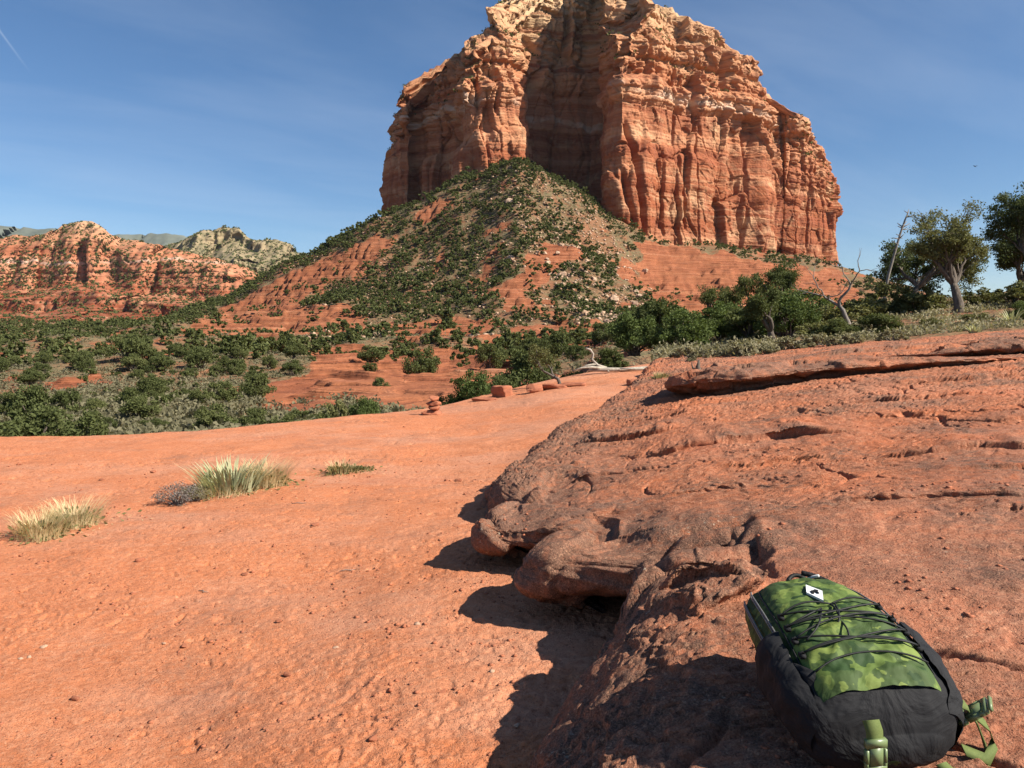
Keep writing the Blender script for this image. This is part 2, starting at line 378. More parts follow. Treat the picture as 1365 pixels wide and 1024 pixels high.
# ------------------------------------------------------------------ middle distance terrain
PXT = [-900, 0, 100, 200, 300, 400, 500, 560, 620, 690, 760, 820, 880, 950, 1050, 1150, 1250, 1365, 1900]
YT  = [15, 20, 30, 45, 70, 110, 160, 220, 300, 380, 460, 560, 700, 1000, 1600]
TT = [
 [700,650,622,590,545,515,492,474,459,450,445,440,437,433,430],
 [700,650,622,590,545,515,492,474,459,450,445,440,437,433,430],
 [690,645,615,584,542,512,489,471,456,447,441,437,436,434,430],
 [680,640,608,578,538,508,485,466,451,443,438,435,438,438,435],
 [670,635,603,573,537,506,482,461,446,437,422,395,412,425,430],
 [660,630,600,570,538,506,481,461,447,436,402,350,372,400,420],
 [650,620,596,568,538,506,481,463,448,432,382,298,320,380,410],
 [640,610,590,566,538,508,482,462,447,424,368,276,290,360,400],
 [580,556,548,548,536,508,482,461,445,415,346,244,250,340,400],
 [560,545,540,537,526,502,478,459,443,402,318,218,225,320,400],
 [535,524,518,512,503,487,471,457,444,406,338,252,255,320,400],
 [520,508,500,495,481,470,463,456,446,416,368,300,290,330,400],
 [560,515,497,482,472,464,459,454,446,424,388,334,310,340,400],
 [530,484,462,452,450,452,454,453,447,430,398,338,320,345,400],
 [510,470,446,434,434,440,448,450,445,435,408,354,335,350,400],
 [500,456,430,415,416,428,440,445,443,435,415,378,370,370,400],
 [490,446,418,402,402,416,430,440,440,436,425,405,398,400,410],
 [480,436,408,392,392,405,424,436,438,436,430,420,415,412,415],
 [470,420,400,384,384,400,420,432,436,436,432,425,420,418,420]]
def poly_in(px, row, poly):
    inside = np.zeros(px.shape, bool); n = len(poly)
    for i in range(n):
        x1, y1 = poly[i]; x2, y2 = poly[(i + 1) % n]
        c = ((y1 > row) != (y2 > row)) & (px < (x2 - x1) * (row - y1) / (y2 - y1 + 1e-9) + x1)
        inside ^= c
    return inside
BARE = [[(225,446),(300,410),(400,362),(440,338),(520,312),(560,300),(500,345),(455,372),(395,404),(478,414),(492,444),(360,450)],
        [(400,470),(560,462),(722,476),(720,535),(560,556),(430,525)],
        [(635,452),(700,436),(790,428),(815,434),(800,462),(650,466)],
        [(835,362),(850,322),(1120,365),(1150,430),(1000,445),(880,412)],
        [(645,415),(700,350),(745,325),(765,338),(700,395),(690,412)],
        [(505,432),(600,425),(700,425),(640,446),(520,450)],
        [(545,290),(590,268),(600,276),(560,298)],
        [(60,512),(140,497),(142,507),(70,524)], [(190,475),(280,460),(290,470),(200,484)],
        [(350,512),(420,500),(470,520),(420,560),(330,556)], [(0,502),(40,498),(30,510),(0,514)]]
def terrain():
    ny, nx = 720, 900
    Yv = np.exp(np.linspace(math.log(15.5), math.log(1600), ny)); A = np.linspace(-1.15, 1.05, nx)
    Yg, Ag = np.meshgrid(Yv, A, indexing='ij'); X = Ag * Yg; px = Ag * F + 682.5
    row = bilin(PXT, YT, TT, px, Yg)
    Z = ZC + (HZ - row) / F * Yg
    amp = np.clip(Yg / 300, .03, 1.0) * (.3 + .7 * ss(20, 50, Yg))
    Z += amp * (fbm(X / 60, Yg / 60, 0, 4, 3) * 5.0 + fbm(X / 14, Yg / 14, 0, 4, 9) * 1.3)
    rr = HZ - (Z - ZC) / Yg * F
    wpx = px + 30 * fbm(X / 25 * 1.0, Yg / 25, 0, 4, 21) ; wrow = rr + 9 * fbm(X / 18, Yg / 18, 7, 4, 22)
    bare = np.zeros(Z.shape)
    for p in BARE: bare = np.maximum(bare, poly_in(wpx, wrow, p).astype(float))
    bare *= .25 + .75 * ss(38, 80, Yg + 22 * fbm(X / 12, Yg / 12, 3, 3, 24))
    patch = ss(.34, .46, fbm(X / 26, Yg / 26, 2, 4, 41)) * (Yg > 60) * np.where((rr < 432) & (px > 480) & (px < 830), .75, 1)
    bare = np.maximum(bare, patch * .9)
    k = np.array([.25, .5, .25])
    for _ in range(2):
        bare = np.apply_along_axis(lambda v: np.convolve(v, k, 'same'), 0, bare); bare = np.apply_along_axis(lambda v: np.convolve(v, k, 'same'), 1, bare)
    step = np.clip(Yg / 110, 1.2, 4.2); wz = Z / step + .8 * fbm(X / 80, Yg / 80, 0, 3, 55); w2 = Z / step * 2.7 + 1.1 * fbm(X / 40, Yg / 40, 0, 3, 57)
    Zt = Z + (terrace(wz, 5.0) - wz) * step * 1.0 * ss(-.5, .2, fbm(X / 35, Yg / 35, 1, 3, 58)) + (terrace(w2, 6) - w2) * step / 2.7 * 1.1
    Zt += bare * .5 * fbm(X / 9, Yg / 9, Z / 1.0, 3, 77) * amp
    Z = Z * (1 - bare) + Zt * bare
    P = np.stack([X, Yg, Z], -1)
    o = link('hillside_ground', mesh_np('hillside_ground', P, gridF(ny, nx), [M_terr], attrs={'bare': bare}))
    structure(o, label='red slickrock and scrubby ground climbing to the butte')
    return A, Yv, Z, bare
TA, TY, TZ, TB = terrain()
def t_at(a, Y, G=None):
    G = TZ if G is None else G
    j = (a - TA[0]) / (TA[1] - TA[0]); i = (np.log(Y) - math.log(TY[0])) / (math.log(TY[1]) - math.log(TY[0]))
    i = np.clip(i, 0, G.shape[0] - 2.001); j = np.clip(j, 0, G.shape[1] - 2.001); i0 = i.astype(int); j0 = j.astype(int); fi = i - i0; fj = j - j0
    return (G[i0, j0] * (1-fj) + G[i0, j0+1] * fj) * (1-fi) + (G[i0+1, j0] * (1-fj) + G[i0+1, j0+1] * fj) * fi
def tz(x, y): return float(t_at(np.array([x / y]), np.array([float(y)]))[0])
# plain reaching the horizon
_v = np.array([[-29000, -19000, -15.6], [29000, -19000, -15.6], [29000, 38000, -15.6], [-29000, 38000, -15.6]])
structure(link('desert_plain', mesh_np('desert_plain', _v, [[0, 1, 2, 3]], [M_terr], attrs={'bare': np.zeros(4)})), label='flat scrub plain reaching the horizon')

# ------------------------------------------------------------------ the butte
def butte():
    K = [  # px, Y, base_row, top_row, inset(m)
     (560, 860, 300, 120, 25), (540, 790, 300, 160, 10), (528, 725, 300, 172, 8), (529, 692, 300, 162, 7), (533, 668, 296, 148, 8), (545, 660, 292, 128, 10), (553, 672, 290, 118, 12),
     (580, 656, 288, 108, 12), (590, 656, 287, 98, 12), (602, 650, 285, 84, 14), (604, 612, 285, 74, 16), (607, 592, 282, 66, 22), (614, 585, 276, 58, 26), (640, 588, 270, 44, 28), (662, 592, 270, 38, 28), (690, 600, 270, 28, 30),
     (699, 606, 270, 24, 26), (703, 628, 270, 18, 20), (714, 665, 290, 4, 18), (742, 685, 300, -14, 14), (780, 690, 320, -14, 12), (800, 672, 330, -12, 12),
     (803, 625, 335, -12, 28), (811, 584, 335, -10, 32), (826, 574, 335, -8, 34), (868, 590, 335, -12, 32), (915, 602, 340, 6, 28), (958, 618, 345, 34, 24), (994, 636, 350, 60, 20),
     (1020, 654, 352, 96, 15), (1024, 672, 355, 140, 14), (1033, 684, 358, 152, 12), (1040, 680, 358, 152, 12), (1062, 682, 362, 158, 12), (1090, 696, 370, 180, 9), (1109, 712, 378, 204, 6), (1117, 740, 385, 226, 6), (1104, 800, 385, 215, 12), (1030, 860, 385, 160, 25)]
    K = np.array(K, float); n = len(K)
    base = np.stack([(K[:, 0] - 682.5) / F * K[:, 1], K[:, 1]], 1)
    # dense periodic (mostly linear) interpolation with arc-length sampling concentrated on the front
    d = np.linalg.norm(np.roll(base, -1, 0) - base, axis=1); wgt = np.where((K[:, 1] + np.roll(K[:, 1], -1)) / 2 > 760, .25, 1.0)
    cum = np.concatenate([[0], np.cumsum(d * wgt)]); ns = 1500; s = np.linspace(0, cum[-1], ns, endpoint=False)
    i = np.clip(np.searchsorted(cum, s, side='right') - 1, 0, n - 1); f = (s - cum[i]) / (cum[i+1] - cum[i]); i2 = (i + 1) % n
    f = f * .75 + .25 * f * f * (3 - 2 * f)
    B = base[i] * (1-f)[:, None] + base[i2] * f[:, None]
    for _ in range(10): B = (np.roll(B, 1, 0) + B * 2 + np.roll(B, -1, 0)) / 4
    lerp = lambda c: K[i, c] * (1-f) + K[i2, c] * f
    z0 = ZC + (HZ - lerp(2)) / F * B[:, 1] - 12; z1 = ZC + (HZ - lerp(3)) / F * B[:, 1]; ins = lerp(4)
    T = np.roll(B, -1, 0) - np.roll(B, 1, 0); T /= np.linalg.norm(T, axis=1)[:, None]
    for _ in range(60): T = (np.roll(T, 1, 0) + T * 2 + np.roll(T, -1, 0)) / 4
    T /= np.linalg.norm(T, axis=1)[:, None]
    Nn = np.stack([T[:, 1], -T[:, 0]], 1)                    # outward
    ctr = np.array([70., 740.])
    if ((B - ctr) * Nn).sum() < 0: Nn = -Nn
    nt = 520; t = np.linspace(0, 1, nt)[:, None]
    Z = z0 + (z1 - z0) * t
    prof = .10 * t + .12 * ss(.42, .47, t) + .18 * ss(.66, .70, t) * 1.0 + .60 * np.clip((t - .72) / .28, 0, 1) ** 1.5
    X = B[:, 0] - Nn[:, 0] * ins * prof; Y = B[:, 1] - Nn[:, 1] * ins * prof
    # relief
    big = fbm(X / 46, Y / 46, Z / 260, 3, 101)
    col = fbm(X / 15, Y / 15, Z / 42, 4, 111)
    crack = 1 - np.abs(pn(X / 26, Y / 26, Z / 240, 131)) * 2; crack = ss(.86, 1.0, crack)
    cm = ss(-.05, .25, pn(X / 40, Y / 40, Z / 90, 135)); cm2 = ss(-.1, .3, pn(X / 24, Y / 24, Z / 40, 136)); jn = fbm(X / 3.0, Y / 3.0, Z / 40, 3, 137)
    crack2 = 1 - np.abs(pn(X / 7, Y / 7, Z / 45, 133)) * 2; crack2 = ss(.78, 1.0, crack2)
    wz = Z + 5 * fbm(X / 60, Y / 60, Z / 60, 3, 141)
    def layers(th, seed):
        q = wz / th; c0 = cell1(q, seed); c1 = cell1(q + 1, seed); fr = q - np.floor(q)
        e = c0 + (c1 - c0) * ss(.80, 1.0, fr)
        return e + .25 * np.sin(np.clip(fr / .8, 0, 1) * np.pi)
    up = ss(.50, .75, t) * np.ones_like(Z)
    L = (layers(17, 3) - .6) * (1.8 + 4.2 * up) + (layers(5.2, 5) - .6) * (.6 + 2.6 * up) + (layers(2.1, 7) - .6) * (.4 + .6 * up)
    fa, fe = facets(X / 24, Y / 24, Z / 60, 211, .45); fb, fe2 = facets(X / 9, Y / 9, wz / 17, 213, .45); fc, fe3 = facets(X / 4, Y / 4, wz / 4, 215, .5)
    joint = (1 - ss(0, .07, fe)) * 1.8 + (1 - ss(0, .07, fe2)) * .6
    pxb = (B[:, 0] / B[:, 1] * F + 682.5)[None, :] * np.ones_like(Z); rwb = HZ - (Z - ZC) / B[:, 1][None, :] * F; fr_ = (B[:, 1] < 750)[None, :]
    exc = 0
    for p0, r0, r1, wd_, dp_, sl in ((842, 175, 320, 3.2, 9, -.10), (620, 140, 330, 15, 17, 0), (640, 60, 150, 3.5, 8, 0), (585, 150, 330, 8, 5, 0), (548, 135, 260, 5, 5, 0), (833, 235, 330, 2.5, 7, -.12), (913, 215, 300, 2.6, 8, -.10), (905, 260, 330, 2.2, 6, -.1), (666, 30, 150, 2.4, 6, .02), (976, 55, 120, 4, 8, .1), (950, 60, 105, 4, 7, .1), (1037, 160, 350, 2.5, 6, 0), (757, -20, 90, 4, 6, 0), (870, 60, 110, 3, 5, .1), (930, 110, 150, 5, 6, .2), (1075, 190, 330, 1.5, 4, 0), (990, 250, 340, 1.5, 3.5, 0), (880, 210, 300, 1.6, 3.5, 0), (690, 60, 130, 2, 5, -.05), (655, 150, 190, 5, 3.5, 0)):
        c_ = p0 - sl * (rwb - (r0 + r1) / 2) + 3 * pn(rwb / 30, p0 * .37, 0, 190)
        exc = exc + dp_ * np.exp(-((pxb - c_) / wd_) ** 4) * ss(r0 - 14, r0 + 10, rwb) * (1 - ss(r1 - 6, r1 + 12, rwb)) * fr_
    blk = fbm(X / 5, Y / 5, Z / 5, 4, 151)
    lump = fbm(X / 12, Y / 12, Z / 9, 3, 161)
    D = big * 11 + col * .5 + fa * 7 + fb * (1.7 + 2.4 * up) + fc * (.5 + 1.4 * up) - joint - crack * 5.5 * cm + L + blk * .35 + lump * 1.4 * up - exc
    # broken rubble at the base ledges
    D += 3.0 * np.exp(-((t - .02) / .05) ** 2)
    D *= ss(-.02, .03, t)
    D -= 0
    X = X + Nn[:, 0] * D; Y = Y + Nn[:, 1] * D
    Z = Z + fbm(X / 9, Y / 9, 3, 4, 171) * 5.0 * ss(.8, 1, t)
    P = np.stack([X, Y, Z], -1)
    nc = 60; c = (np.linspace(0, 1, nc + 1)[1:])[:, None]
    cx, cy, cz = 60., 735., ZC + (HZ + 30) / F * 735
    top = P[-1]
    CX = top[:, 0] + (cx - top[:, 0]) * c; CY = top[:, 1] + (cy - top[:, 1]) * c
    CZ = top[:, 2] + (cz - top[:, 2]) * (c ** 1.1) + fbm(CX / 14, CY / 14, 0, 4, 181) * 5 * (1 - c) * ss(0, .1, c)
    CZ = CZ + (terrace(CZ / 6, 3) * 6 - CZ) * .7 * ss(0, .15, c) * (1 - ss(.8, 1, c))
    P = np.concatenate([P, np.stack([CX, CY, CZ], -1)], 0)
    me = mesh_np('sandstone_butte', P, gridF(P.shape[0], ns, True)[:, ::-1], [M_butte])
    structure(link('sandstone_butte', me), label='massive red and cream banded sandstone butte')
    return P, nt
BP, BNT = butte()

# ------------------------------------------------------------------ far mesas
def mesa(name, label, cols, prof, seed, mat, relief, a0, a1, nx=700, ny=220):
    """cols: (px, top_row) skyline; prof: (t, Y, frac) where frac 0 = foot row, 1 = skyline row"""
    px = np.linspace(a0, a1, nx)[None, :]; cp = np.array(cols, float)
    top = np.interp(px, cp[:, 0], cp[:, 1]); pr = np.array(prof, float)
    t = np.linspace(0, 1, ny)[:, None]; Yv = np.interp(t, pr[:, 0], pr[:, 1]); fr = np.interp(t, pr[:, 0], pr[:, 2])
    foot = 470.0; scale = pr[:, 1].mean() / 1400
    X = (px - 682.5) / F * Yv
    steep = np.abs(np.gradient(np.broadcast_to(fr, (ny, 1)), axis=0)) / (np.abs(np.gradient(Yv, axis=0)) / 1000 + 1e-3)
    steep = np.clip(steep / steep.max() * 2, 0, 1)
    Yd = Yv + relief * (fbm(X / (130 * scale), fr * .8, 0, 5, seed) + .0) * 1.0
    g = 1 - np.abs(pn(X / (60 * scale), fr * 2, 0, seed + 9)) * 2
    fq, fe = facets(X / (60 * scale), 0, fr * .9 + 0 * X, seed + 7, .35); fq2, fe2 = facets(X / (24 * scale), 0, fr * 2.2 + 0 * X, seed + 8, .5)
    Yd = Yd + fq * 26 * scale + fq2 * 9 * scale
    Z = ZC + (HZ - (foot + (top - foot) * fr)) / F * Yv
    wz = Z + 8 * scale * fbm(X / (200 * scale), Yd / 200, 0, 3, seed + 2)
    q = wz / (15 * scale); q2 = wz / (6 * scale)
    Yd = Yd + (cell1(q, seed) - .5) * 3 * scale + (cell1(q2, seed + 1) - .5) * 2 * scale
    Z = Z + fbm(X / (26 * scale), Yd / (40 * scale), 0, 5, seed + 4) * 3 * scale
    P = np.stack([X * Yd / Yv, Yd, Z], -1)
    structure(link(name, mesh_np(name, P, gridF(ny, nx), [mat])), label=label)
    return P
M_mesa = rock_cliff('far_mesa_sandstone', 20, 210, scale=1.6, k=.5)
_n = NT(M_mesa.node_tree); _b = M_mesa.node_tree.nodes['Principled BSDF']; _s = _b.inputs['Base Color'].links[0].from_socket
M_mesa.node_tree.links.new(_n.mix(1.0, _s, (.84, .76, .78), 'MULTIPLY'), _b.inputs['Base Color'])
M_mesa2 = plain('pale_mesa_rock', (.34, .25, .15), c2=(.13, .12, .06), scale=.045, bump=4, obj=False)
M_ridge = plain('far_ridge_scrub', (.16, .17, .14), c2=(.10, .115, .095), scale=.006, bump=6, obj=False)
MESA1 = mesa('far_mesa', 'red and cream cliff mesa on the left horizon',
     [(-900,330),(-300,345),(-80,325),(0,320),(30,317),(60,316),(85,306),(92,300),(108,297),(130,296),(142,303),(152,315),(175,321),(200,326),(235,332),(260,338),(300,348),(340,362),(400,385),(600,430)],
     [(0,900,-.1),(.15,1150,.25),(.27,1300,.36),(.34,1310,.46),(.45,1400,.52),(.50,1415,.56),(.80,1450,.88),(.88,1480,.97),(.92,1500,1.0),(1,1800,.8)], 301, M_mesa, 30, -900, 620)
MESA2 = mesa('pale_mesa', 'pale scrubby domed mesa behind the red mesa',
     [(-300,340),(0,335),(150,335),(220,330),(245,322),(268,312),(290,309),(300,303),(322,304),(332,315),(345,322),(372,321),(390,326),(400,338),(430,350),(600,400)],
     [(0,1500,-.1),(.3,1800,.35),(.5,2000,.62),(.62,2020,.75),(.8,2200,.9),(.86,2220,.98),(.9,2260,1.0),(1,2600,.8)], 331, M_mesa2, 90, -300, 640)
mesa('far_ridge', 'long dark wooded ridge on the far left horizon',
     [(-900,290),(-200,298),(0,304),(60,307),(100,309),(150,315),(190,314),(225,312),(260,318),(300,325),(420,340),(640,380)],
     [(0,2800,-.1),(.8,3800,.9),(.9,4000,1.0),(1,4600,.9)], 351, M_ridge, 60, -900, 660, 400, 60)

# ------------------------------------------------------------------ near slab
def slab():
    ny, nx = 1150, 1150
    Yv = 0.55 * np.exp(np.linspace(0, math.log(30 / .55), ny)); A = np.linspace(-1.25, .62, nx)
    Yg, Ag = np.meshgrid(Yv, A, indexing='ij'); X = Ag * Yg; px = Ag * F + 682.5
    rp = [-900, 0, 150, 300, 420, 560, 600, 650, 700, 750, 850, 900, 1000, 1200]
    ry = [10, 11.2, 11.4, 12, 12.8, 14, 15, 16, 17, 17.5, 18.5, 19, 20, 20]
    rz = [583, 583, 579, 570, 558, 545, 538, 528, 510, 499, 488, 480, 470, 460]
    SI = lambda q: sum(np.interp(px + d_, rp, q) for d_ in (-60, -40, -20, 0, 20, 40, 60)) / 7
    Yr = SI(ry); rowr = SI(rz); zr = ZC - (rowr - HZ) / F * Yr
    q = Yg / Yr
    Z = zr * np.clip(q, 0, 1) ** 1.6
    over = np.maximum(Yg - Yr, 0); Z -= .22 * over ** 1.5
    Z -= .02 * ss(.85, 1.0, q)
    Z += .12 * ss(-1.5, -.1, X) * (1 - ss(5, 8, Yg))
    # broad rolls: one swale running left-down from the tufts
    Z += .05 * fbm(X / 2.6, Yg / 3.4, 0, 3, 401) * ss(.5, 3, Yg) * (1 - .5 * ss(.6, 1, q))
    wx = X + .35 * fbm(X / 1.2, Yg / 1.2, 0, 3, 405)
    Z += .009 * fbm(X / .5, Yg / .5, 0, 4, 407)
    Z += (.0022 * fbm(X / .035, Yg / .035, 0, 3, 408) + .004 * fbm(X / .10, Yg / .08, 0, 3, 409)) * (1 - ss(3.5, 7, Yg)) * (.4 + .9 * ss(-.3, .4, fbm(X / .9, Yg / .7, 0, 3, 410)))
    # flaking plates: terraced noise, only in patches
    f = fbm(wx / .9, Yg / .55, 0, 5, 411, .55) * 4
    patch = ss(-.05, .3, fbm(X / 1.6, Yg / 1.6, 3, 3, 415))
    near = ss(-1.3, .4, X) * (1 - ss(4, 9, Yg))
    Z += (terrace(f, 3.5) - f) * (.007 * patch + .008 * near)
    Z += .006 * patch * np.minimum(0, fbm(X / .05, Yg / .05, 0, 2, 421) + .25) * 2
    pits = fbm(X / .11, Yg / .09, 0, 3, 425); Z -= .012 * ss(.35, .55, pits) * ss(-.2, .3, fbm(X / .9, Yg / .9, 9, 2, 427))
    ux = X + .5 * fbm(X / 1.5, Yg / 1.5, 0, 4, 435); uy = Yg + .5 * fbm(X / 1.5, Yg / 1.5, 5, 4, 436)
    f3, e3 = facets(ux / 2.6, uy / 1.3, 0, 437, .3); jm = ss(.0, .35, fbm(X / 1.3, Yg / 1.3, 8, 3, 438))
    Z += f3 * .022 * ss(0, .15, e3) - .003 * (1 - ss(0, .03, e3)) * jm
    f4, e4 = facets(ux / .30, uy / .20, 0, 439, .4); Z += (f4 * .010 * ss(0, .12, e4) - .004 * (1 - ss(0, .08, e4))) * ss(.1, .45, fbm(X / 1.1, Yg / 1.1, 6, 3, 440) + .25 * ss(-1.2, .2, X) * (1 - ss(3, 5, Yg)))
    P = np.stack([X, Yg, Z], -1)
    structure(link('slickrock_slab', mesh_np('slickrock_slab', P, gridF(ny, nx), [M_slab])), label='smooth orange slickrock slab underfoot')
    return A, Yv, Z
SA, SY, SZ = slab()
def sz(x, y):
    a = x / y; j = int(np.clip((a - SA[0]) / (SA[1] - SA[0]), 0, len(SA) - 1)); i = int(np.clip(np.searchsorted(SY, y), 0, len(SY) - 1)); return float(SZ[i, j])

# ------------------------------------------------------------------ the ledge with its overhanging lip
EY = [.6, 1.2, 1.8, 2.25, 2.5, 2.85, 3.05, 3.2, 3.38, 3.52, 3.65, 3.9, 4.08, 4.22, 4.35, 4.5, 4.95, 5.15, 5.3, 5.6, 6.15, 7.35, 8.4, 9.3, 11, 13.5, 16, 22]
EX = [-.26, -.12, -.05, .05, .13, .29, .44, .55, .56, .30, .06, .10, .22, .20, .0, -.15, -.16, .03, .02, -.19, -.19, .05, .3, .55, 1.2, 2.0, 2.7, 4.0]
UN = [0, 0, .0, .0, .0, .0, .16, .42, .48, .48, .42, .36, .26, .30, .32, .30, .26, .30, .30, .1, .1, .06, .04, .03, .02, 0, 0, 0]        # undercut depth
RD = [.5, .5, .48, .46, .42, .36, .2, .10, .08, .08, .09, .12, .1, .08, .09, .12, .16, .2, .22, .26, .28, .3, .3, .3, .3, .2, .2, .2]   # lip rounding width
DR = [.34, .34, .32, .30, .26, .2, .12, .06, .05, .05, .06, .07, .06, .06, .06, .08, .12, .16, .2, .22, .22, .2, .18, .14, .1, .08, .05, .05]  # drop of the rounded shoulder
LPX = [680, 800, 950, 1150, 1365, 1900]; LY = [.9, 1.2, 1.8, 2.5, 3.5, 5, 7, 9, 12, 15, 18, 24]
LT = [[.44,.44,.44,.44,.43,.41,.38,.33,.33,.35,.42,.4], [.50,.50,.50,.50,.49,.47,.46,.46,.50,.56,.64,.6], [.56,.56,.57,.60,.61,.61,.67,.74,.80,.86,.90,.8],
      [.59,.59,.61,.69,.71,.73,.83,.95,1.06,1.16,1.22,1.0], [.62,.62,.65,.74,.78,.84,.96,1.08,1.22,1.37,1.50,1.3], [.8,.8,.8,.82,.88,1.0,1.15,1.25,1.4,1.6,1.8,1.7]]
def ledge():
    ny = 1350
    Yv = .9 * np.exp(np.linspace(0, math.log(22 / .9), ny)); Yc = Yv[:, None]
    sm = lambda a: np.convolve(np.pad(a, 8, 'edge'), np.hanning(19)[1:-1] / np.hanning(19).sum(), 'valid')
    E = sm(np.interp(Yv, EY, EX) + .022 * fbm(Yv * 2.3, Yv * 0, 0, 3, 501)); U = sm(np.interp(Yv, EY, UN)); RW = sm(np.interp(Yv, EY, RD)); DP = sm(np.interp(Yv, EY, DR))
    E, U, RW, DP = [v[:, None] for v in (E, U, RW, DP)]
    dE = np.gradient(E[:, 0], Yv); dE = np.clip(dE, -3, 2)[:, None]; nr = np.sqrt(1 + dE ** 2)
    nxv, nyv = 1 / nr, -dE / nr                              # inward
    g = np.linspace(0, 1, 1050)[None, :]; g = .25 * g + .75 * g ** 1.7
    fanx = g * (.95 * Yc)                                    # distance in from the lip
    X = E + fanx; Y = np.broadcast_to(Yc, X.shape).copy(); px = X / Y * F + 682.5
    Z = bilin(LPX, LY, LT, px, Y)
    q = np.clip(1 - fanx / RW, 0, 1); Z = Z - DP * (1 - np.sqrt(np.clip(1 - q ** 2, 0, 1)))
    lipz = Z[:, :1].copy()
    dark = []  # masks of the riser fronts that get shade painted on
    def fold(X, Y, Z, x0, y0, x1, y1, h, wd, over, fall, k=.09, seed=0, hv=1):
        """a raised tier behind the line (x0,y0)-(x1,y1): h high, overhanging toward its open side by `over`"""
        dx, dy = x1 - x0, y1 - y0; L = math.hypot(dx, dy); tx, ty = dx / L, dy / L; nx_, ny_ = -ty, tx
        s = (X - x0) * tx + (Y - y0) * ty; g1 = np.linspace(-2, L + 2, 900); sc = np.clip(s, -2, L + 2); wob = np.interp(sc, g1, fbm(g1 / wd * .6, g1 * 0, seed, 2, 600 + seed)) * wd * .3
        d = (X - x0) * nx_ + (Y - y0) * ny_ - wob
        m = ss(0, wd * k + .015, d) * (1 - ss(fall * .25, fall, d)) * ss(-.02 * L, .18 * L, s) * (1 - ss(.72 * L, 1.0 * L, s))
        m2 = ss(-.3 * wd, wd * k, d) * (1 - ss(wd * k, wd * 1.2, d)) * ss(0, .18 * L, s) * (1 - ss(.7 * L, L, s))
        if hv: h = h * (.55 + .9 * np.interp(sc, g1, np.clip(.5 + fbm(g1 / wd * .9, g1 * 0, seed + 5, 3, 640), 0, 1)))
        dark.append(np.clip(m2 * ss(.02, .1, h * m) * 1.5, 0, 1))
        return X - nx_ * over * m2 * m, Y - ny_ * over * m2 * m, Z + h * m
    X, Y, Z = fold(X, Y, Z, .9, 6.0, 2.7, 5.7, .06, .4, .04, 1.2, k=.05, seed=3)
    X, Y, Z = fold(X, Y, Z, .55, 7.3, 1.6, 7.0, .05, .3, .05, .9, seed=4)
    X, Y, Z = fold(X, Y, Z, 2.1, 4.8, 3.6, 4.25, .03, .3, .02, .9, k=.05, seed=5)
    X, Y, Z = fold(X, Y, Z, 3.2, 5.6, 4.8, 5.3, .035, .3, .02, 1.0, k=.05, seed=6)
    for (a_, b_, c_, d_, h_, sd_) in ((1.2, 5.1, 2.2, 4.9, .05, 21), (2.9, 7.2, 4.4, 7.0, .08, 22), (3.8, 8.2, 6.5, 8.0, .09, 23), (1.1, 8.2, 2.2, 8.0, .07, 24), (4.6, 7.0, 6.8, 6.6, .07, 25), (2.4, 6.3, 3.6, 6.2, .05, 26), (1.9, 3.3, 2.7, 2.9, .03, 27), (2.2, 4.2, 3.2, 3.8, .035, 28), (.8, 4.5, 1.5, 4.35, .035, 29), (5.5, 9.0, 8.0, 8.6, .1, 30), (2.0, 12.2, 5.0, 12.6, .09, 31), (5.0, 13.8, 10.0, 14.0, .12, 32), (.35, 5.6, 1.1, 5.4, .06, 33), (1.6, 2.75, 2.2, 2.45, .02, 34)):
        X, Y, Z = fold(X, Y, Z, a_, b_, c_, d_, h_ * .42, h_ * 4, h_ * .3, h_ * 6, k=.05, seed=sd_)
    X, Y, Z = fold(X, Y, Z, 1.45, 3.7, 2.4, 3.35, .022, .2, .02, .7, seed=7)
    X, Y, Z = fold(X, Y, Z, .95, 2.72, 1.15, 3.75, -.07, .14, .0, .7, k=.3, seed=8)  # groove running back from the notch
    X, Y, Z = fold(X, Y, Z, .50, 2.75, .80, 2.62, .05, .1, .03, .35, seed=9)
    X, Y, Z = fold(X, Y, Z, .58, 2.45, .95, 2.72, .06, .12, .05, .4, seed=10)
    topP = np.stack([X, Y, Z], -1)
    # underside: from the lip, in and down to below the slab
    nu = 150; u = np.linspace(0, 1, nu + 1)[1:][None, :]
    x0, y0, z0 = X[:, :1], Y[:, :1], Z[:, :1]
    zb = -.30
    infl = U * (ss(.12, .42, u) * (1 - .25 * ss(.6, 1, u))) - .03 * np.sin(np.pi * np.clip(u * 4, 0, 1)) * (U > .05)
    base_out = (1 - ss(0, .1, U)) * .10 * u
    off = infl - base_out
    UX = x0 + nxv * off; UY = y0 + nyv * off; UZ = z0 + (zb - z0) * u ** 1.15
    P = np.concatenate([np.stack([UX, UY, UZ], -1)[:, ::-1], topP], 1)
    nU = nu
    N_ = gnormals(P)
    if N_[:, -300:, 2].mean() < 0: N_ = -N_
    x, y, z = P[..., 0], P[..., 1], P[..., 2]
    rough = np.clip(1 - (x - E) / (1.2 + .1 * y), .35, 1); rough = rough * (1 - .6 * ss(.5, .7, x) * (1 - ss(2, 2.6, y)))
    top = np.zeros(x.shape); top[:, nU:] = 1
    big = .045 * fbm(x / .75, y / .75, z / .75, 3, 511) * rough
    med = .009 * fbm(x / .17, y / .17, z / .12, 4, 521)
    rid = 1 - np.abs(pn(x / .35 + .3 * pn(x, y, 0, 3), y / .5, z / .3, 531)) * 2
    crack = -.03 * ss(.86, 1, rid) * ss(0, .4, fbm(x / 1.1, y / 1.1, 0, 2, 533))
    fsm = .0022 * fbm(x / .04, y / .04, z / .03, 3, 541)
    ux = x + .3 * fbm(x / 1.1, y / 1.1, 0, 3, 551)
    f = fbm(ux / 1.3 + y * .12, y / .42, z / .3, 5, 555, .56) * 4.5
    patch = ss(-.15, .25, fbm(x / 1.9, y / 1.9, 3, 3, 557))
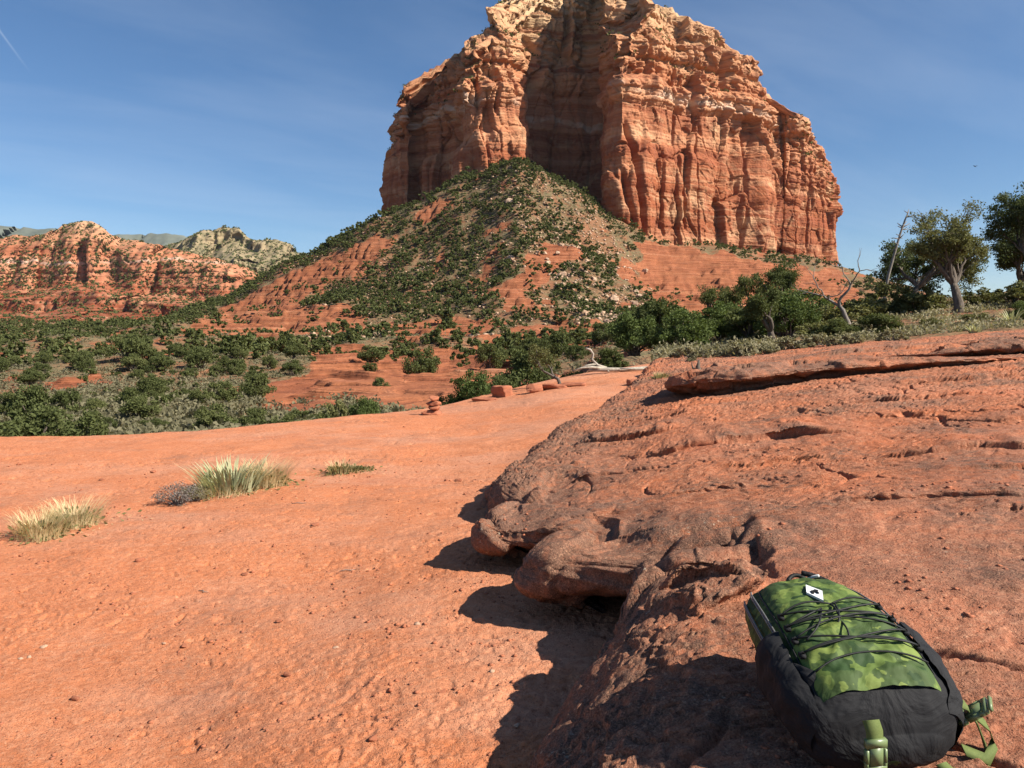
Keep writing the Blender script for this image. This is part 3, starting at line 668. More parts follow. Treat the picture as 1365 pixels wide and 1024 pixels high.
    farr = ss(4, 9, y)
    plate = (terrace(f, 4) - f) * (.012 * patch + .003 + .022 * farr) * top
    pz = fbm(x / .10, y / .07, 0, 3, 565); pits = -.012 * ss(.3, .5, pz) * ss(-.1, .3, fbm(x / .8, y / .8, 5, 2, 567)) * ss(1.2, 2.2, x) * top
    strat = .02 * fbm(x * .4, y * .4, z / .05, 3, 571) * (1 - top)
    D = big + med + crack + fsm + plate + pits + strat
    P = P + N_ * D[..., None]
    lipw = np.clip(1.25 - (x - E) / (.5 + .06 * y), 0, 1) * ss(1.0, 1.4, y)
    f1, e1 = facets(x / .52, y / .52, z / .36, 591, .6); f2, e2 = facets(x / .16, y / .16, z / .10, 593, .6)
    blockw = ss(.25, .7, lipw) * (.35 + .65 * ss(2.5, 3.2, y)) * (1 - .6 * ss(5.5, 8, y)) ; D = f1 * .085 * blockw * (.35 + .65 * ss(0, .14, e1)) - .012 * (1 - ss(0, .10, e1)) * blockw + f2 * .020 * ss(0, .15, e2) * np.clip(lipw + .15 * ss(3, 6, y), 0, 1) * (1 - .85 * ss(4.8, 7.5, y))
    ux2 = x + .25 * fbm(x / .8, y / .8, 0, 3, 595); uy2 = y + .25 * fbm(x / .8, y / .8, 4, 3, 596)
    f3, e3 = facets(ux2 / 1.5, uy2 / .55, 0, 597, .3); D = D + (f3 * .022 * ss(0, .10, e3) - .012 * (1 - ss(0, .05, e3)) * ss(-.1, .3, fbm(x / .7, y / .7, 2, 2, 598))) * top * ss(2.2, 3.5, y)
    P = P + N_ * D[..., None]
    # weathering varnish (its own colour in the rock): thick along the rounded shoulder, patchy inland; plus shade painted onto the fold risers
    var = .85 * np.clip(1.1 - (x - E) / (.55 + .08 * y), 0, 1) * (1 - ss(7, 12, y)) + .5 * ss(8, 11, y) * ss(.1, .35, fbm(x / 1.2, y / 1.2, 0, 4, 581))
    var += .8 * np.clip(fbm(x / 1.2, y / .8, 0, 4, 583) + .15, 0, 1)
    var[:, nU:] += .8 * np.clip(sum(dark), 0, 1)  # darkens the fold risers: painted shade, on top of the varnish
    o = link('rock_ledge', mesh_np('rock_ledge', P, gridF(P.shape[0], P.shape[1]), [M_ledge], attrs={'varnish_shade': np.clip(var, 0, 1)}))
    structure(o, label='weathered sandstone ledge with an undercut dark lip')
    return P[:, nU:], Yv
def tier(name, label, path, hs, under, back, seed):
    """a raised shelf on the ledge with an undercut front, following `path` (left to right)"""
    p = np.array(path, float); d = np.concatenate([[0], np.cumsum(np.linalg.norm(np.diff(p, axis=0), axis=1))]); s = np.linspace(0, d[-1], 520)
    k = np.hanning(61)[1:-1]; k /= k.sum(); sm = lambda v: np.convolve(np.pad(v, 29, 'edge'), k, 'valid')
    ex, ey, h = sm(np.interp(s, d, p[:, 0])), sm(np.interp(s, d, p[:, 1])), sm(np.interp(s, d, hs))
    tx, ty = np.gradient(ex), np.gradient(ey); L = np.hypot(tx, ty); tx /= L; ty /= L; nx_, ny_ = -ty, tx      # inward = left of travel
    wob = .14 * fbm(s / .9, s * 0, seed, 3, 660 + seed); ex = ex + nx_ * wob; ey = ey + ny_ * wob
    ex, ey, h, nx_, ny_ = [v[:, None] for v in (ex, ey, h, nx_, ny_)]; hn = h / max(hs)
    g = np.linspace(0, 1, 150)[None, :] ** 1.5; dd = g * back
    X = ex + nx_ * dd; Y = ey + ny_ * dd; zb = bilin(LPX, LY, LT, X / Y * F + 682.5, Y)
    q = np.clip(1 - dd / (.35 * hn + .05), 0, 1); rim = h * .35 * (1 - np.sqrt(np.clip(1 - q ** 2, 0, 1)))
    Z = zb + h * (1 - ss(.15, 1, g)) - .06 * ss(.6, 1, g) - rim
    u = np.linspace(0, 1, 71)[1:][None, :]; z0 = Z[:, :1]; off = under * hn * (ss(.03, .4, u) * (1 - .2 * u)) - .02 * np.sin(np.pi * np.clip(u * 5, 0, 1)) * hn
    U = np.stack([X[:, :1] + nx_ * off, Y[:, :1] + ny_ * off, z0 + (zb[:, :1] - .22 - z0) * u], -1)[:, ::-1]
    P = np.concatenate([U, np.stack([X, Y, Z], -1)], 1); N_ = gnormals(P)
    if N_[:, -100:, 2].mean() < 0: N_ = -N_
    x, y, z = P[..., 0], P[..., 1], P[..., 2]
    f1, e1 = facets(x / .5, y / .5, z / .25, 670 + seed, .7); f2, e2 = facets(x / .17, y / .17, z / .09, 671 + seed, .7)
    hh = np.broadcast_to(hn, x.shape); D = .05 * fbm(x / .6, y / .6, z / .4, 4, 672) * hh + (f1 * .07 + f2 * .022) * hh + .012 * fbm(x / .3, y / .3, z / .04, 3, 673) + .006 * fbm(x / .06, y / .06, z / .05, 3, 674)
    D = D - .05 * (1 - hh); P = P + N_ * D[..., None]
    var = np.clip(.55 + .8 * fbm(x / .8, y / .8, z / .3, 4, 675), 0, 1) * np.clip(1.3 - np.concatenate([np.zeros_like(U[..., 0]), np.broadcast_to(dd, Z.shape)], 1) / 1.2, .2, 1)
    structure(link(name, mesh_np(name, P, gridF(*P.shape[:2]), [M_ledge], attrs={'varnish_shade': var})), label=label)
tier('rock_shelf', 'undercut rock shelf along the back of the ledge', [(3.6, 13.5), (2.6, 11.6), (2.0, 10.2), (1.9, 9.35), (2.5, 8.95), (3.3, 9.2), (4.1, 9.3), (5.0, 9.55), (5.8, 9.8), (7.0, 10.3)], [.05, .14, .26, .30, .30, .25, .19, .16, .10, .02], .38, 2.6, 1)
tier('rock_shelf', 'second low rock shelf at the right end of the ledge', [(5.6, 12.4), (5.9, 11.2), (6.8, 10.9), (8.0, 11.2), (9.5, 11.5), (12.0, 12.0)], [.02, .10, .17, .17, .16, .12], .3, 2.2, 2)
LP, LYv = ledge()
_LX = LP[..., 0]; _LYY = LP[..., 1]; _LZ = LP[..., 2]
def lz(x, y):
    i = int(np.clip(np.searchsorted(LYv, y), 0, len(LYv) - 1)); j = int(np.argmin(np.abs(_LX[i] - x))); return float(_LZ[i, j])
def gz(x, y):
    i = int(np.clip(np.searchsorted(LYv, y), 0, len(LYv) - 1))
    z = sz(x, y)
    if x > _LX[i, 0]: z = max(z, lz(x, y))
    if y > 16: z = max(z, tz(x, y))
    return z
#__OBJECTS__
# ------------------------------------------------------------------ plants
def shrub_me(name, mat, seed, w_=1.0, h=.8, nclump=26, nleaf=60, leaf=.05, twig=None, squash=1.0, openness=.0):
    """a rounded, lumpy bush of leaf clumps with stems; unit size, base at z=0"""
    r = np.random.RandomState(seed); c = []; s = []; b = MB(); tw = MB()
    for k in range(nclump):
        th = r.uniform(0, 2 * math.pi); rad = w_ * .5 * (r.uniform(0, 1) ** .55) * r.uniform(.7, 1.08)
        zz = h * (.15 + .78 * r.uniform(0, 1) ** .8 * math.sqrt(max(0, 1 - (rad / (w_ * .56)) ** 2)))
        cc = np.array([math.cos(th) * rad, math.sin(th) * rad * squash, zz]); sc = r.uniform(.08, .17) * w_ * (1 - openness * .5)
        p = r.normal(size=(nleaf, 3)); p /= np.linalg.norm(p, axis=1)[:, None]; p *= (r.uniform(0, 1, (nleaf, 1)) ** .4) * sc * [1, 1, .85]
        c.append(cc + p)
        if twig is not None and k % 2 == 0: tw.tube([[0.05 * r.normal(), 0.05 * r.normal(), -.05], cc * [.45, .45, .5] + r.normal(size=3) * .03, cc], [.02 * w_, .012 * w_, .004], 4, False)
    c = np.concatenate(c); c[:, 2] = np.maximum(c[:, 2], .02)
    V, Fc = leaves(c, leaf * r.uniform(.7, 1.3, len(c)), seed + 1, 1.6, .4); b.add(V, Fc)
    me = b.mesh(name, [mat], False)
    return me, (tw.mesh('stems', [twig]) if twig is not None else None)
PROTO = {}
def proto(kind):
    if kind in PROTO: return PROTO[kind]
    L = []
    if kind == 'far':      # hillside junipers, a few pixels each
        for i in range(7): L.append(shrub_me('foliage', M_jun, 700 + i, 1, .82 + .1 * (i % 3), 12, 30, .13, None, .85))
    if kind == 'mid':
        for i in range(5): L.append(shrub_me('foliage', M_jun, 730 + i, 1, .8, 40, 130, .034, M_bark, .9))
    if kind == 'bush':
        for i in range(4): L.append(shrub_me('foliage', M_bush, 750 + i, 1, .8, 50, 190, .026, M_bark, .9))
    if kind == 'sage':
        for i in range(4): L.append(shrub_me('foliage', M_sage, 770 + i, 1, .6, 26, 60, .05, M_snag, .9, .3))
    if kind == 'olive':
        for i in range(3): L.append(shrub_me('foliage', M_olive, 790 + i, 1, .75, 34, 90, .04, M_bark, .9, .2))
    if kind == 'dark':
        for i in range(3): L.append(shrub_me('foliage', M_jun, 810 + i, 1, .85, 50, 190, .028, M_bark, .9))
    PROTO[kind] = L
    return L
def put_shrub(kind, i, x, y, z, size, hs, name, label, cat, group=None, rz=None):
    me, tw = proto(kind)[i % len(proto(kind))]
    rz = random.random() * 6.28 if rz is None else rz
    o = thing(name, label, cat, (x, y, z), rz, group) if tw is not None else tag(link(name, me, None, (x, y, z), (0, 0, rz)), label, cat, group)
    o.scale = (size, size, size * hs)
    if tw is not None: link('foliage', me, o); link('stems', tw, o)
    return o
random.seed(4)
ORD = ['leftmost', 'second from left', 'third from left', 'fourth from left', 'fifth from left', 'sixth from left', 'seventh from left', 'eighth from left', 'ninth from left', 'tenth from left', 'eleventh from left', 'twelfth from left', 'thirteenth from left', 'fourteenth from left']
VN = {1: [''], 2: ['upper', 'lower'], 3: ['upper', 'middle', 'lower'], 4: ['top', 'upper', 'lower', 'bottom'], 5: ['top', 'upper', 'middle', 'lower', 'bottom']}
def autolabel(items, what, where, group):
    """name every one of a crowd of look-alikes by its place: items are (object, px, row)"""
    n = len(items); nv = 1; nh = 1
    while n / (nv * nh) > 12 and (nv, nh) != (5, 3):
        if nh == 1: nh = 3
        else: nv += 1
    items = sorted(items, key=lambda t: t[2]); per = math.ceil(n / nv)
    for v in range(nv):
        rowi = sorted(items[v * per:(v + 1) * per], key=lambda t: t[1]); ph = max(1, math.ceil(len(rowi) / nh))
        for h in range(nh):
            cell = rowi[h * ph:(h + 1) * ph]
            part = ' '.join(w_ for w_ in (VN[nv][v], ['left', 'centre', 'right'][h] if nh == 3 else '') if w_)
            for k, (o, a_, b_) in enumerate(cell):
                o_ = 'rightmost' if (k == len(cell) - 1 and k) else ORD[min(k, 13)]
                o['label'] = (f'{o_} among the {what}, {part} part of {where}' if part else f'{o_} among the {what} on {where}'); o['group'] = group
def zone(px, row):
    if px < 330 and row > 470: return 'the far left flat' if px < 160 else 'the scrub flat'
    if 520 < px < 860 and row < 300: return 'the cone top'
    if 560 < px < 870 and row < 440: return 'the talus cone'
    if px < 560 and row < 440: return 'the green ridge'
    if px >= 870: return 'the red bench'
    if row > 440 and px > 560: return 'the talus foot'
    return 'the brushy slope'
def scatter():
    r = np.random.RandomState(77); N = 30000
    a = r.uniform(-.80, .62, N); Y = np.sqrt(r.uniform(38 ** 2, 640 ** 2, N)); 
    # extra candidates close by
    a = np.concatenate([a, r.uniform(-.80, .62, 1500)]); Y = np.concatenate([Y, r.uniform(32, 150, 1500)])
    bare = t_at(a, Y, TB); z = t_at(a, Y); x = a * Y; px = a * F + 682.5; row = HZ - (z - ZC) / Y * F
    d = .62 + 1.1 * fbm(x / 45, Y / 45, 0, 3, 901)
    d = np.where((px < 480) & (row > 440), d + .25, d)
    d = np.where((px > 440) & (px < 720) & (row < 425), d + .7, d)
    d = np.where((px < 530) & (row < 430), d + .6, d)
    d = np.where((px >= 720) & (px < 900) & (row < 430), d + .15, d)
    d = np.where((px > 400) & (row > 428) & (row < 475), d + .25, d)
    d *= (1 - np.where(row > 428, .86, .95) * ss(.25, .6, bare)); d = np.where(px > 900, d * .35, d)
    # nothing on the near right shoulder (built by hand) or where the terrain turns away unseen
    keep = (r.uniform(0, 1, len(a)) < d * np.where(Y < 120, .13, np.where((px < 520) & (row > 425), .30, .85))) & ~((Y < 75) & (px > 430)) & (z > -13)
    a, Y, z, x, px, row = [v[keep] for v in (a, Y, z, x, px, row)]
    s = r.uniform(2.2, 4.2, len(a)) * (1 + .35 * r.normal(size=len(a)).clip(-1, 2)); s = np.where(Y > 350, s * 1.25, s); s = np.where(Y < 130, s * .56, s)
    # thin out heavy overlaps, nearest first
    ok = np.ones(len(a), bool); order = np.argsort(Y); g = {}
    for i in order:
        k = (int(x[i] // 4), int(Y[i] // 4)); hit = False
        for dx in (-1, 0, 1):
            for dy in (-1, 0, 1):
                for j in g.get((k[0] + dx, k[1] + dy), ()):
                    if (x[i] - x[j]) ** 2 + (Y[i] - Y[j]) ** 2 < (np.where(Y[i] > 250, .23, .30) * (s[i] + s[j])) ** 2: hit = True
        if hit: ok[i] = False
        else: g.setdefault(k, []).append(i)
    x, Y, z, s, px, row = [v[ok] for v in (x, Y, z, s, px, row)]
    vis = (px > -10) & (px < 1375)
    rank = np.argsort(-np.where(vis, s / Y, 0)); ind = rank[:290]; rest = rank[290:]
    crowd = {}
    for k, i in enumerate(ind):
        near = Y[i] < 150; app = s[i] / Y[i] * F
        size = 'large' if app > 32 else ('mid sized' if app > 17 else 'small')
        zn = zone(px[i], row[i])
        kind = 'mid' if near else 'far'
        o = put_shrub(kind, k, float(x[i]), float(Y[i]), float(z[i]) - .12, float(s[i]), random.uniform(.75, 1.1), 'juniper_shrub', 'juniper shrub', 'shrub')
        crowd.setdefault((size, zn), []).append((o, px[i], row[i]))
    for (size, zn), it in crowd.items(): autolabel(it, size + ' juniper shrubs', zn, f'{size} juniper shrubs of {zn}')
    b = MB(); pr = [proto('far')[i][0] for i in range(7)]; data = []
    for m_ in pr:
        v = np.empty(len(m_.vertices) * 3, np.float32); m_.vertices.foreach_get('co', v); data.append(v.reshape(-1, 3))
    for i in rest:
        v = data[i % 7]; c, q = math.cos(i), math.sin(i); n_ = len(v)
        if Y[i] > 260: n_ = (n_ // 8) * 4
        v = v[:n_] if i % 2 else v[-n_:]
        k_ = s[i] * (1.08 if Y[i] > 260 else 1)
        vv = np.stack([v[:, 0] * c - v[:, 1] * q, v[:, 0] * q + v[:, 1] * c, v[:, 2] * (.75 + .3 * ((i * 7) % 10) / 10)], 1) * k_ + [x[i], Y[i], z[i] - .1]
        b.add(vv, np.arange(len(vv)).reshape(-1, 4))
    structure(link('hillside_scrub', b.mesh('hillside_scrub', [M_jun], False)), 'stuff', 'small green junipers dotting the slopes around the butte')
    # low grey brush between the junipers
    N = 22000; a = r.uniform(-.78, .6, N); Y = np.sqrt(r.uniform(36 ** 2, 560 ** 2, N)); a = np.concatenate([a, r.uniform(-.78, -.0, 12000)]); Y = np.concatenate([Y, np.exp(r.uniform(math.log(34), math.log(200), 12000))])
    bare = t_at(a, Y, TB); z = t_at(a, Y); px = a * F + 682.5
    keep = (r.uniform(0, 1, len(a)) < .75 - bare * .8) & ~((px > 860) & (Y > 90)) & ~((Y < 45) & (px > 450)) ; a, Y, z = a[keep], Y[keep], z[keep]
    npl = 22; s = r.uniform(.35, 1.15, len(a)) * np.where(Y > 200, 1.8, 1)
    cen = np.stack([a * Y, Y, z], 1)[:, None, :] + r.normal(size=(len(a), npl, 3)) * s[:, None, None] * [.42, .42, .2] + [0, 0, .15]
    V, Fc = leaves(cen.reshape(-1, 3), np.repeat(s * .26, npl), 5, 1.6, .5)
    structure(link('low_brush', mesh_np('low_brush', V, Fc, [M_brush], False)), 'stuff', 'low grey green brush between the junipers')
    # specks of scrub on the far mesas
    cs = []; ss_ = []
    for P, nn, sz_ in ((MESA1, 17000, 4.6), (MESA2, 12000, 6.5)):
        iy = r.randint(0, P.shape[0], nn); ix = r.randint(0, P.shape[1], nn); q = P[iy, ix]
        sl = np.abs(np.gradient(P[..., 2], axis=0) / (np.abs(np.gradient(P[..., 1], axis=0)) + 1)); kk = sl[iy, ix] < 1.1
        cs.append(q[kk]); ss_.append(r.uniform(.6, 1.3, kk.sum()) * sz_)
    cs = np.concatenate(cs); s = np.concatenate(ss_)
    cen = cs[:, None, :] + r.normal(size=(len(cs), 9, 3)) * s[:, None, None] * [.33, .33, .22]
    V, Fc = leaves(cen.reshape(-1, 3), np.repeat(s * .6, 9), 6, 1.3)
    structure(link('mesa_scrub', mesh_np('mesa_scrub', V, Fc, [M_jun], False)), 'stuff', 'tiny specks of scrub on the far mesas')
    # scrub clinging to the top and ledges of the butte
    P = BP; iy = r.randint(int(BNT * .72), P.shape[0], 9000); ix = r.randint(0, P.shape[1], 9000); q = P[iy, ix]
    N_ = gnormals(P)[iy, ix]; kk = (np.abs(N_[:, 2]) > .72); q = q[kk][:900]
    s = r.uniform(1.2, 3.2, len(q)); cen = q[:, None, :] + [0, 0, .5] + r.normal(size=(len(q), 10, 3)) * s[:, None, None] * [.36, .36, .3]
    V, Fc = leaves(cen.reshape(-1, 3), np.repeat(s * .5, 10), 7, 1.3)
    structure(link('butte_top_scrub', mesh_np('butte_top_scrub', V, Fc, [M_jun], False)), 'stuff', 'dark scrub on the rim and ledges of the butte')
scatter()

# boulders on the talus
def rock_me(name, mat, seed, n=26, sx=1, sy=1, sz_=.7, block=.5):
    u = np.linspace(0, math.pi, n); v = np.linspace(0, 2 * math.pi, 2 * n, endpoint=False); U, Vv = np.meshgrid(u, v, indexing='ij')
    D = np.stack([np.sin(U) * np.cos(Vv), np.sin(U) * np.sin(Vv), np.cos(U)], -1)
    r = np.random.RandomState(seed); Q = D / (np.abs(D).max(-1, keepdims=True)) * block + D * (1 - block)
    for _ in range(7):                                       # broken facets
        nn = r.normal(size=3); nn /= np.linalg.norm(nn); d = (Q @ nn) - r.uniform(.55, .8); Q = Q - np.maximum(d, 0)[..., None] * nn * .9
    Q = Q * (1 + .14 * fbm(D[..., 0] * 2, D[..., 1] * 2, D[..., 2] * 2 + seed, 4, seed))[..., None]
    return mesh_np(name, Q * np.array([sx, sy, sz_]) * .5, gridF(n, 2 * n, True)[:, ::-1], [mat])
M_bould = plain('pale_boulder', (.52, .38, .26), c2=(.30, .17, .11), scale=1.6, bump=.12, obj=True)
M_stone = plain('red_loose_stone', (.42, .15, .075), c2=(.27, .10, .058), scale=14, bump=.02, obj=True)
bcrowd = {}
bm_ = [rock_me('talus_boulder', M_bould, 840 + i) for i in range(6)]
r = np.random.RandomState(19); cnt = 0; tries = 0
spots = [(1065-400,0)]
while cnt < 120 and tries < 6000:
    tries += 1
    if r.uniform() < .75: px = r.uniform(640, 860); Y = r.uniform(300, 550)
    else: px = r.uniform(400, 860); Y = r.uniform(150, 520)
    a = (px - 682.5) / F; z = float(t_at(np.array([a]), np.array([Y]))[0]); row = HZ - (z - ZC) / Y * F
    # the pale streak down the right of the cone
    line = 700 + (row - 225) * .62; 
    if abs(px - line) > 55 and r.uniform() > .12: continue
    s = r.uniform(1.8, 4.6) * (1.6 if r.uniform() < .12 else 1)
    big = s > 4.2
    side = 'on the pale rubble streak right of the talus crest' if px > line - 20 else 'on the left flank of the talus cone'
    lab = f"{'large' if big else 'small'} pale boulder {side}" if row < 420 else f"{'large' if big else 'small'} pale boulder in the brush below the talus"
    o = tag(link('talus_boulder', bm_[cnt % 6], None, (a * Y, Y, z + s * .1), (r.uniform(-.3, .3), r.uniform(-.3, .3), r.uniform(0, 6))), lab, 'boulder'); bcrowd.setdefault(('large' if big else 'small', 'the talus streak' if (px > line - 20 and row < 420) else ('the left talus' if row < 420 else 'the talus foot')), []).append((o, px, row))
    o.scale = (s, s * r.uniform(.6, 1), s * r.uniform(.6, .95)); cnt += 1
for (sz_, wh_), it in bcrowd.items(): autolabel(it, sz_ + ' pale boulders', wh_, f'{sz_} pale boulders of {wh_}')
# talus rubble too small and too many to count
N = 9000; px = r.uniform(380, 880, N); Y = r.uniform(250, 560, N); a = (px - 682.5) / F; z = t_at(a, Y); row = HZ - (z - ZC) / Y * F; bare = t_at(a, Y, TB)
line = 700 + (row - 225) * .62
k = (r.uniform(0, 1, N) < np.where(np.abs(px - line) < 60, .75, .16)) & (bare < .6); b = MB(); oc = np.array([[1,0,0],[-1,0,0],[0,1,0],[0,-1,0],[0,0,1],[0,0,-1]], float); of = np.array([[0,2,4],[2,1,4],[1,3,4],[3,0,4],[2,0,5],[1,2,5],[3,1,5],[0,3,5]])
for x_, y_, z_ in zip((a * Y)[k], Y[k], z[k]):
    q = oc * r.uniform(.4, 1.4) * r.uniform(.6, 1.3, (6, 1)); b.add(q @ np.linalg.qr(r.normal(size=(3, 3)))[0] * [1, 1, .7] + [x_, y_, z_ + .2], of)
structure(link('talus_rubble', b.mesh('talus_rubble', [M_bould], False)), 'stuff', 'pale broken rubble on the talus')

# ------------------------------------------------------------------ trees
def grow(seed, H, spread, lean=(0, 0), trunk_h=.25, r0=.1, depth=4, nsplit=(2, 4), droop=0.0, gnarl=.25, first=None, up=.25):
    rr = random.Random(seed); br = MB(); tips = []
    def rec(p, d, L, rad, lev):
        n = 5; pts = [p]; q = Vector(p); dd = Vector(d).normalized()
        for i in range(n):
            dd = (dd + Vector((rr.gauss(0, gnarl), rr.gauss(0, gnarl), rr.gauss(0, gnarl * .7) + up * .12 - droop * .1)) * .55).normalized()
            q = q + dd * L / n; pts.append(tuple(q))
        r1 = rad * (.62 if lev < depth else .25)
        br.tube([tuple(v) for v in pts], np.linspace(rad, r1, n + 1), 8 if lev == 0 else (6 if lev < 2 else 4), lev == 0)
        if lev >= depth - 1: tips.extend([pts[2], pts[4]])
        if lev >= depth: tips.append(pts[-1]); return
        k = rr.randint(*nsplit) if lev or first is None else first
        ph = rr.random() * 6.28
        for i in range(k):
            an = ph + i * 6.283 / k + rr.uniform(-.5, .5); tilt = rr.uniform(.45, 1.0) * spread
            ax = dd.orthogonal().normalized(); ax2 = dd.cross(ax)
            nd = (dd * math.cos(tilt) + (ax * math.cos(an) + ax2 * math.sin(an)) * math.sin(tilt)); nd.z += up * .3
            st = pts[-1] if i < 2 or lev == 0 else pts[3]
            rec(tuple(st), nd, L * rr.uniform(.62, .92), r1 * rr.uniform(.7, .95), lev + 1)
    rec((0, 0, -.15), (lean[0], lean[1], 1), H * trunk_h, r0, 0)
    return br, np.array(tips)
def crown_me(name, tips, mat, per, rad, leaf, seed, flat=.8, frac=1.0):
    r = np.random.RandomState(seed); t = tips[r.uniform(size=len(tips)) < frac]
    p = r.normal(size=(len(t), per, 3)); p /= np.linalg.norm(p, axis=-1, keepdims=True); p *= (r.uniform(0, 1, (len(t), per, 1)) ** .45) * (rad * r.uniform(.6, 1.35, (len(t), 1, 1))) * [1, 1, flat]
    c = (t[:, None, :] + p).reshape(-1, 3); V, Fc = leaves(c, leaf * r.uniform(.6, 1.3, len(c)), seed, 1.8, .3)
    return mesh_np(name, V, Fc, [mat], False)
def tree(name, label, cat, x, y, H, seed, mat, barkm, crown=True, per=60, rad=.22, leaf=.05, frac=1., rz=0, group=None, z=None, **kw):
    br, tips = grow(seed, H, **kw); zmax = tips[:, 2].max(); k = H / zmax
    for v in br.V: v *= [k, k, k]
    tips = tips * k
    o = thing(name, label, cat, (x, y, gz(x, y) if z is None else z), rz, group)
    link('trunk', br.mesh('trunk', [barkm]), o)
    if crown: link('crown', crown_me('crown', tips, mat, per, rad, leaf, seed + 1, frac=frac), o)
    return o
def at(px, Y): x = (px - 682.5) / F * Y; return x, Y
x, y = at(1276, 30)
tree('juniper_tree', 'tall spreading juniper with thick bare trunk on right skyline', 'tree', x, y, 4.3, 31, M_olive, M_bark, per=46, rad=.25, leaf=.05, frac=.72,
     spread=.85, trunk_h=.30, r0=.19, depth=4, nsplit=(2, 4), first=6, gnarl=.3, up=.4, rz=1.0, z=gz(x, y) - .05)
x, y = at(1376, 33); tree('pinyon_pine', 'dark tall pine cut off by the right edge', 'tree', x, y, 4.9, 52, M_pine, M_bark, per=64, rad=.34, leaf=.06, frac=.9, spread=.8, trunk_h=.34, r0=.2, depth=4, nsplit=(3, 4), gnarl=.2, up=.5)

x, y = at(1350, 38); tree('pinyon_pine', 'dark bushy pine behind the right flank of the big juniper', 'tree', x, y, 3.7, 62, M_pine, M_bark, per=64, rad=.36, leaf=.06, frac=.9, spread=.9, trunk_h=.2, r0=.13, depth=4, nsplit=(3, 4), gnarl=.25, up=.4)
x, y = at(1203, 38); tree('pinyon_pine', 'dark flat topped pine behind the tall bare snag', 'tree', x, y, 3.6, 56, M_pine, M_bark, per=50, rad=.30, leaf=.06, frac=.7, spread=1.0, trunk_h=.28, r0=.13, depth=4, nsplit=(2, 4), gnarl=.3, up=.2)
x, y = at(1246, 40); tree('pinyon_pine', 'dark low pine just left of the big juniper', 'tree', x, y, 3.2, 58, M_pine, M_bark, per=50, rad=.30, leaf=.06, frac=.7, spread=1.0, trunk_h=.25, r0=.13, depth=4, nsplit=(2, 4), gnarl=.3, up=.2)

# thin leaning snag, bare twisted dead tree
x, y = at(1172, 36); o = thing('dead_snag', 'tall thin leafless snag leaning right above the pines', 'dead tree', (x, y, gz(x, y) - .1))
b = MB(); rr = random.Random(3); pts = [(0, 0, 0), (.15, 0, 1.0), (.30, .02, 2.0), (.55, .02, 3.0), (.78, 0, 3.9), (.98, .03, 4.5), (1.12, .03, 4.85)]; b.tube(pts, [.085, .075, .065, .055, .045, .035, .02], 6)
link('trunk', b.mesh('trunk', [M_snag]), o); b = MB()
for i in range(20):
    f = rr.uniform(.4, 1) * 5.9; i0 = int(f); p = Vector(pts[i0]).lerp(Vector(pts[i0 + 1]), f - i0); b = MB(); d = Vector((rr.choice((-1, 1)) * rr.uniform(.2, 1), rr.gauss(0, .5), rr.uniform(-.1, .6))).normalized(); L = rr.uniform(.12, .42)
    b.tube([p, p + d * L * .5, p + d * L + Vector((0, 0, .1 * L))], [.03, .022, .012], 4); link('branch', b.mesh('branch', [M_snag]), o)
x, y = at(1133, 28)
tree('dead_tree', 'bare twisted dead tree against sky beside the butte', 'dead tree', x, y, 2.75, 73, None, M_snag, crown=False, spread=.75, trunk_h=.36, r0=.10, depth=4, nsplit=(2, 3), gnarl=.6, up=.25)
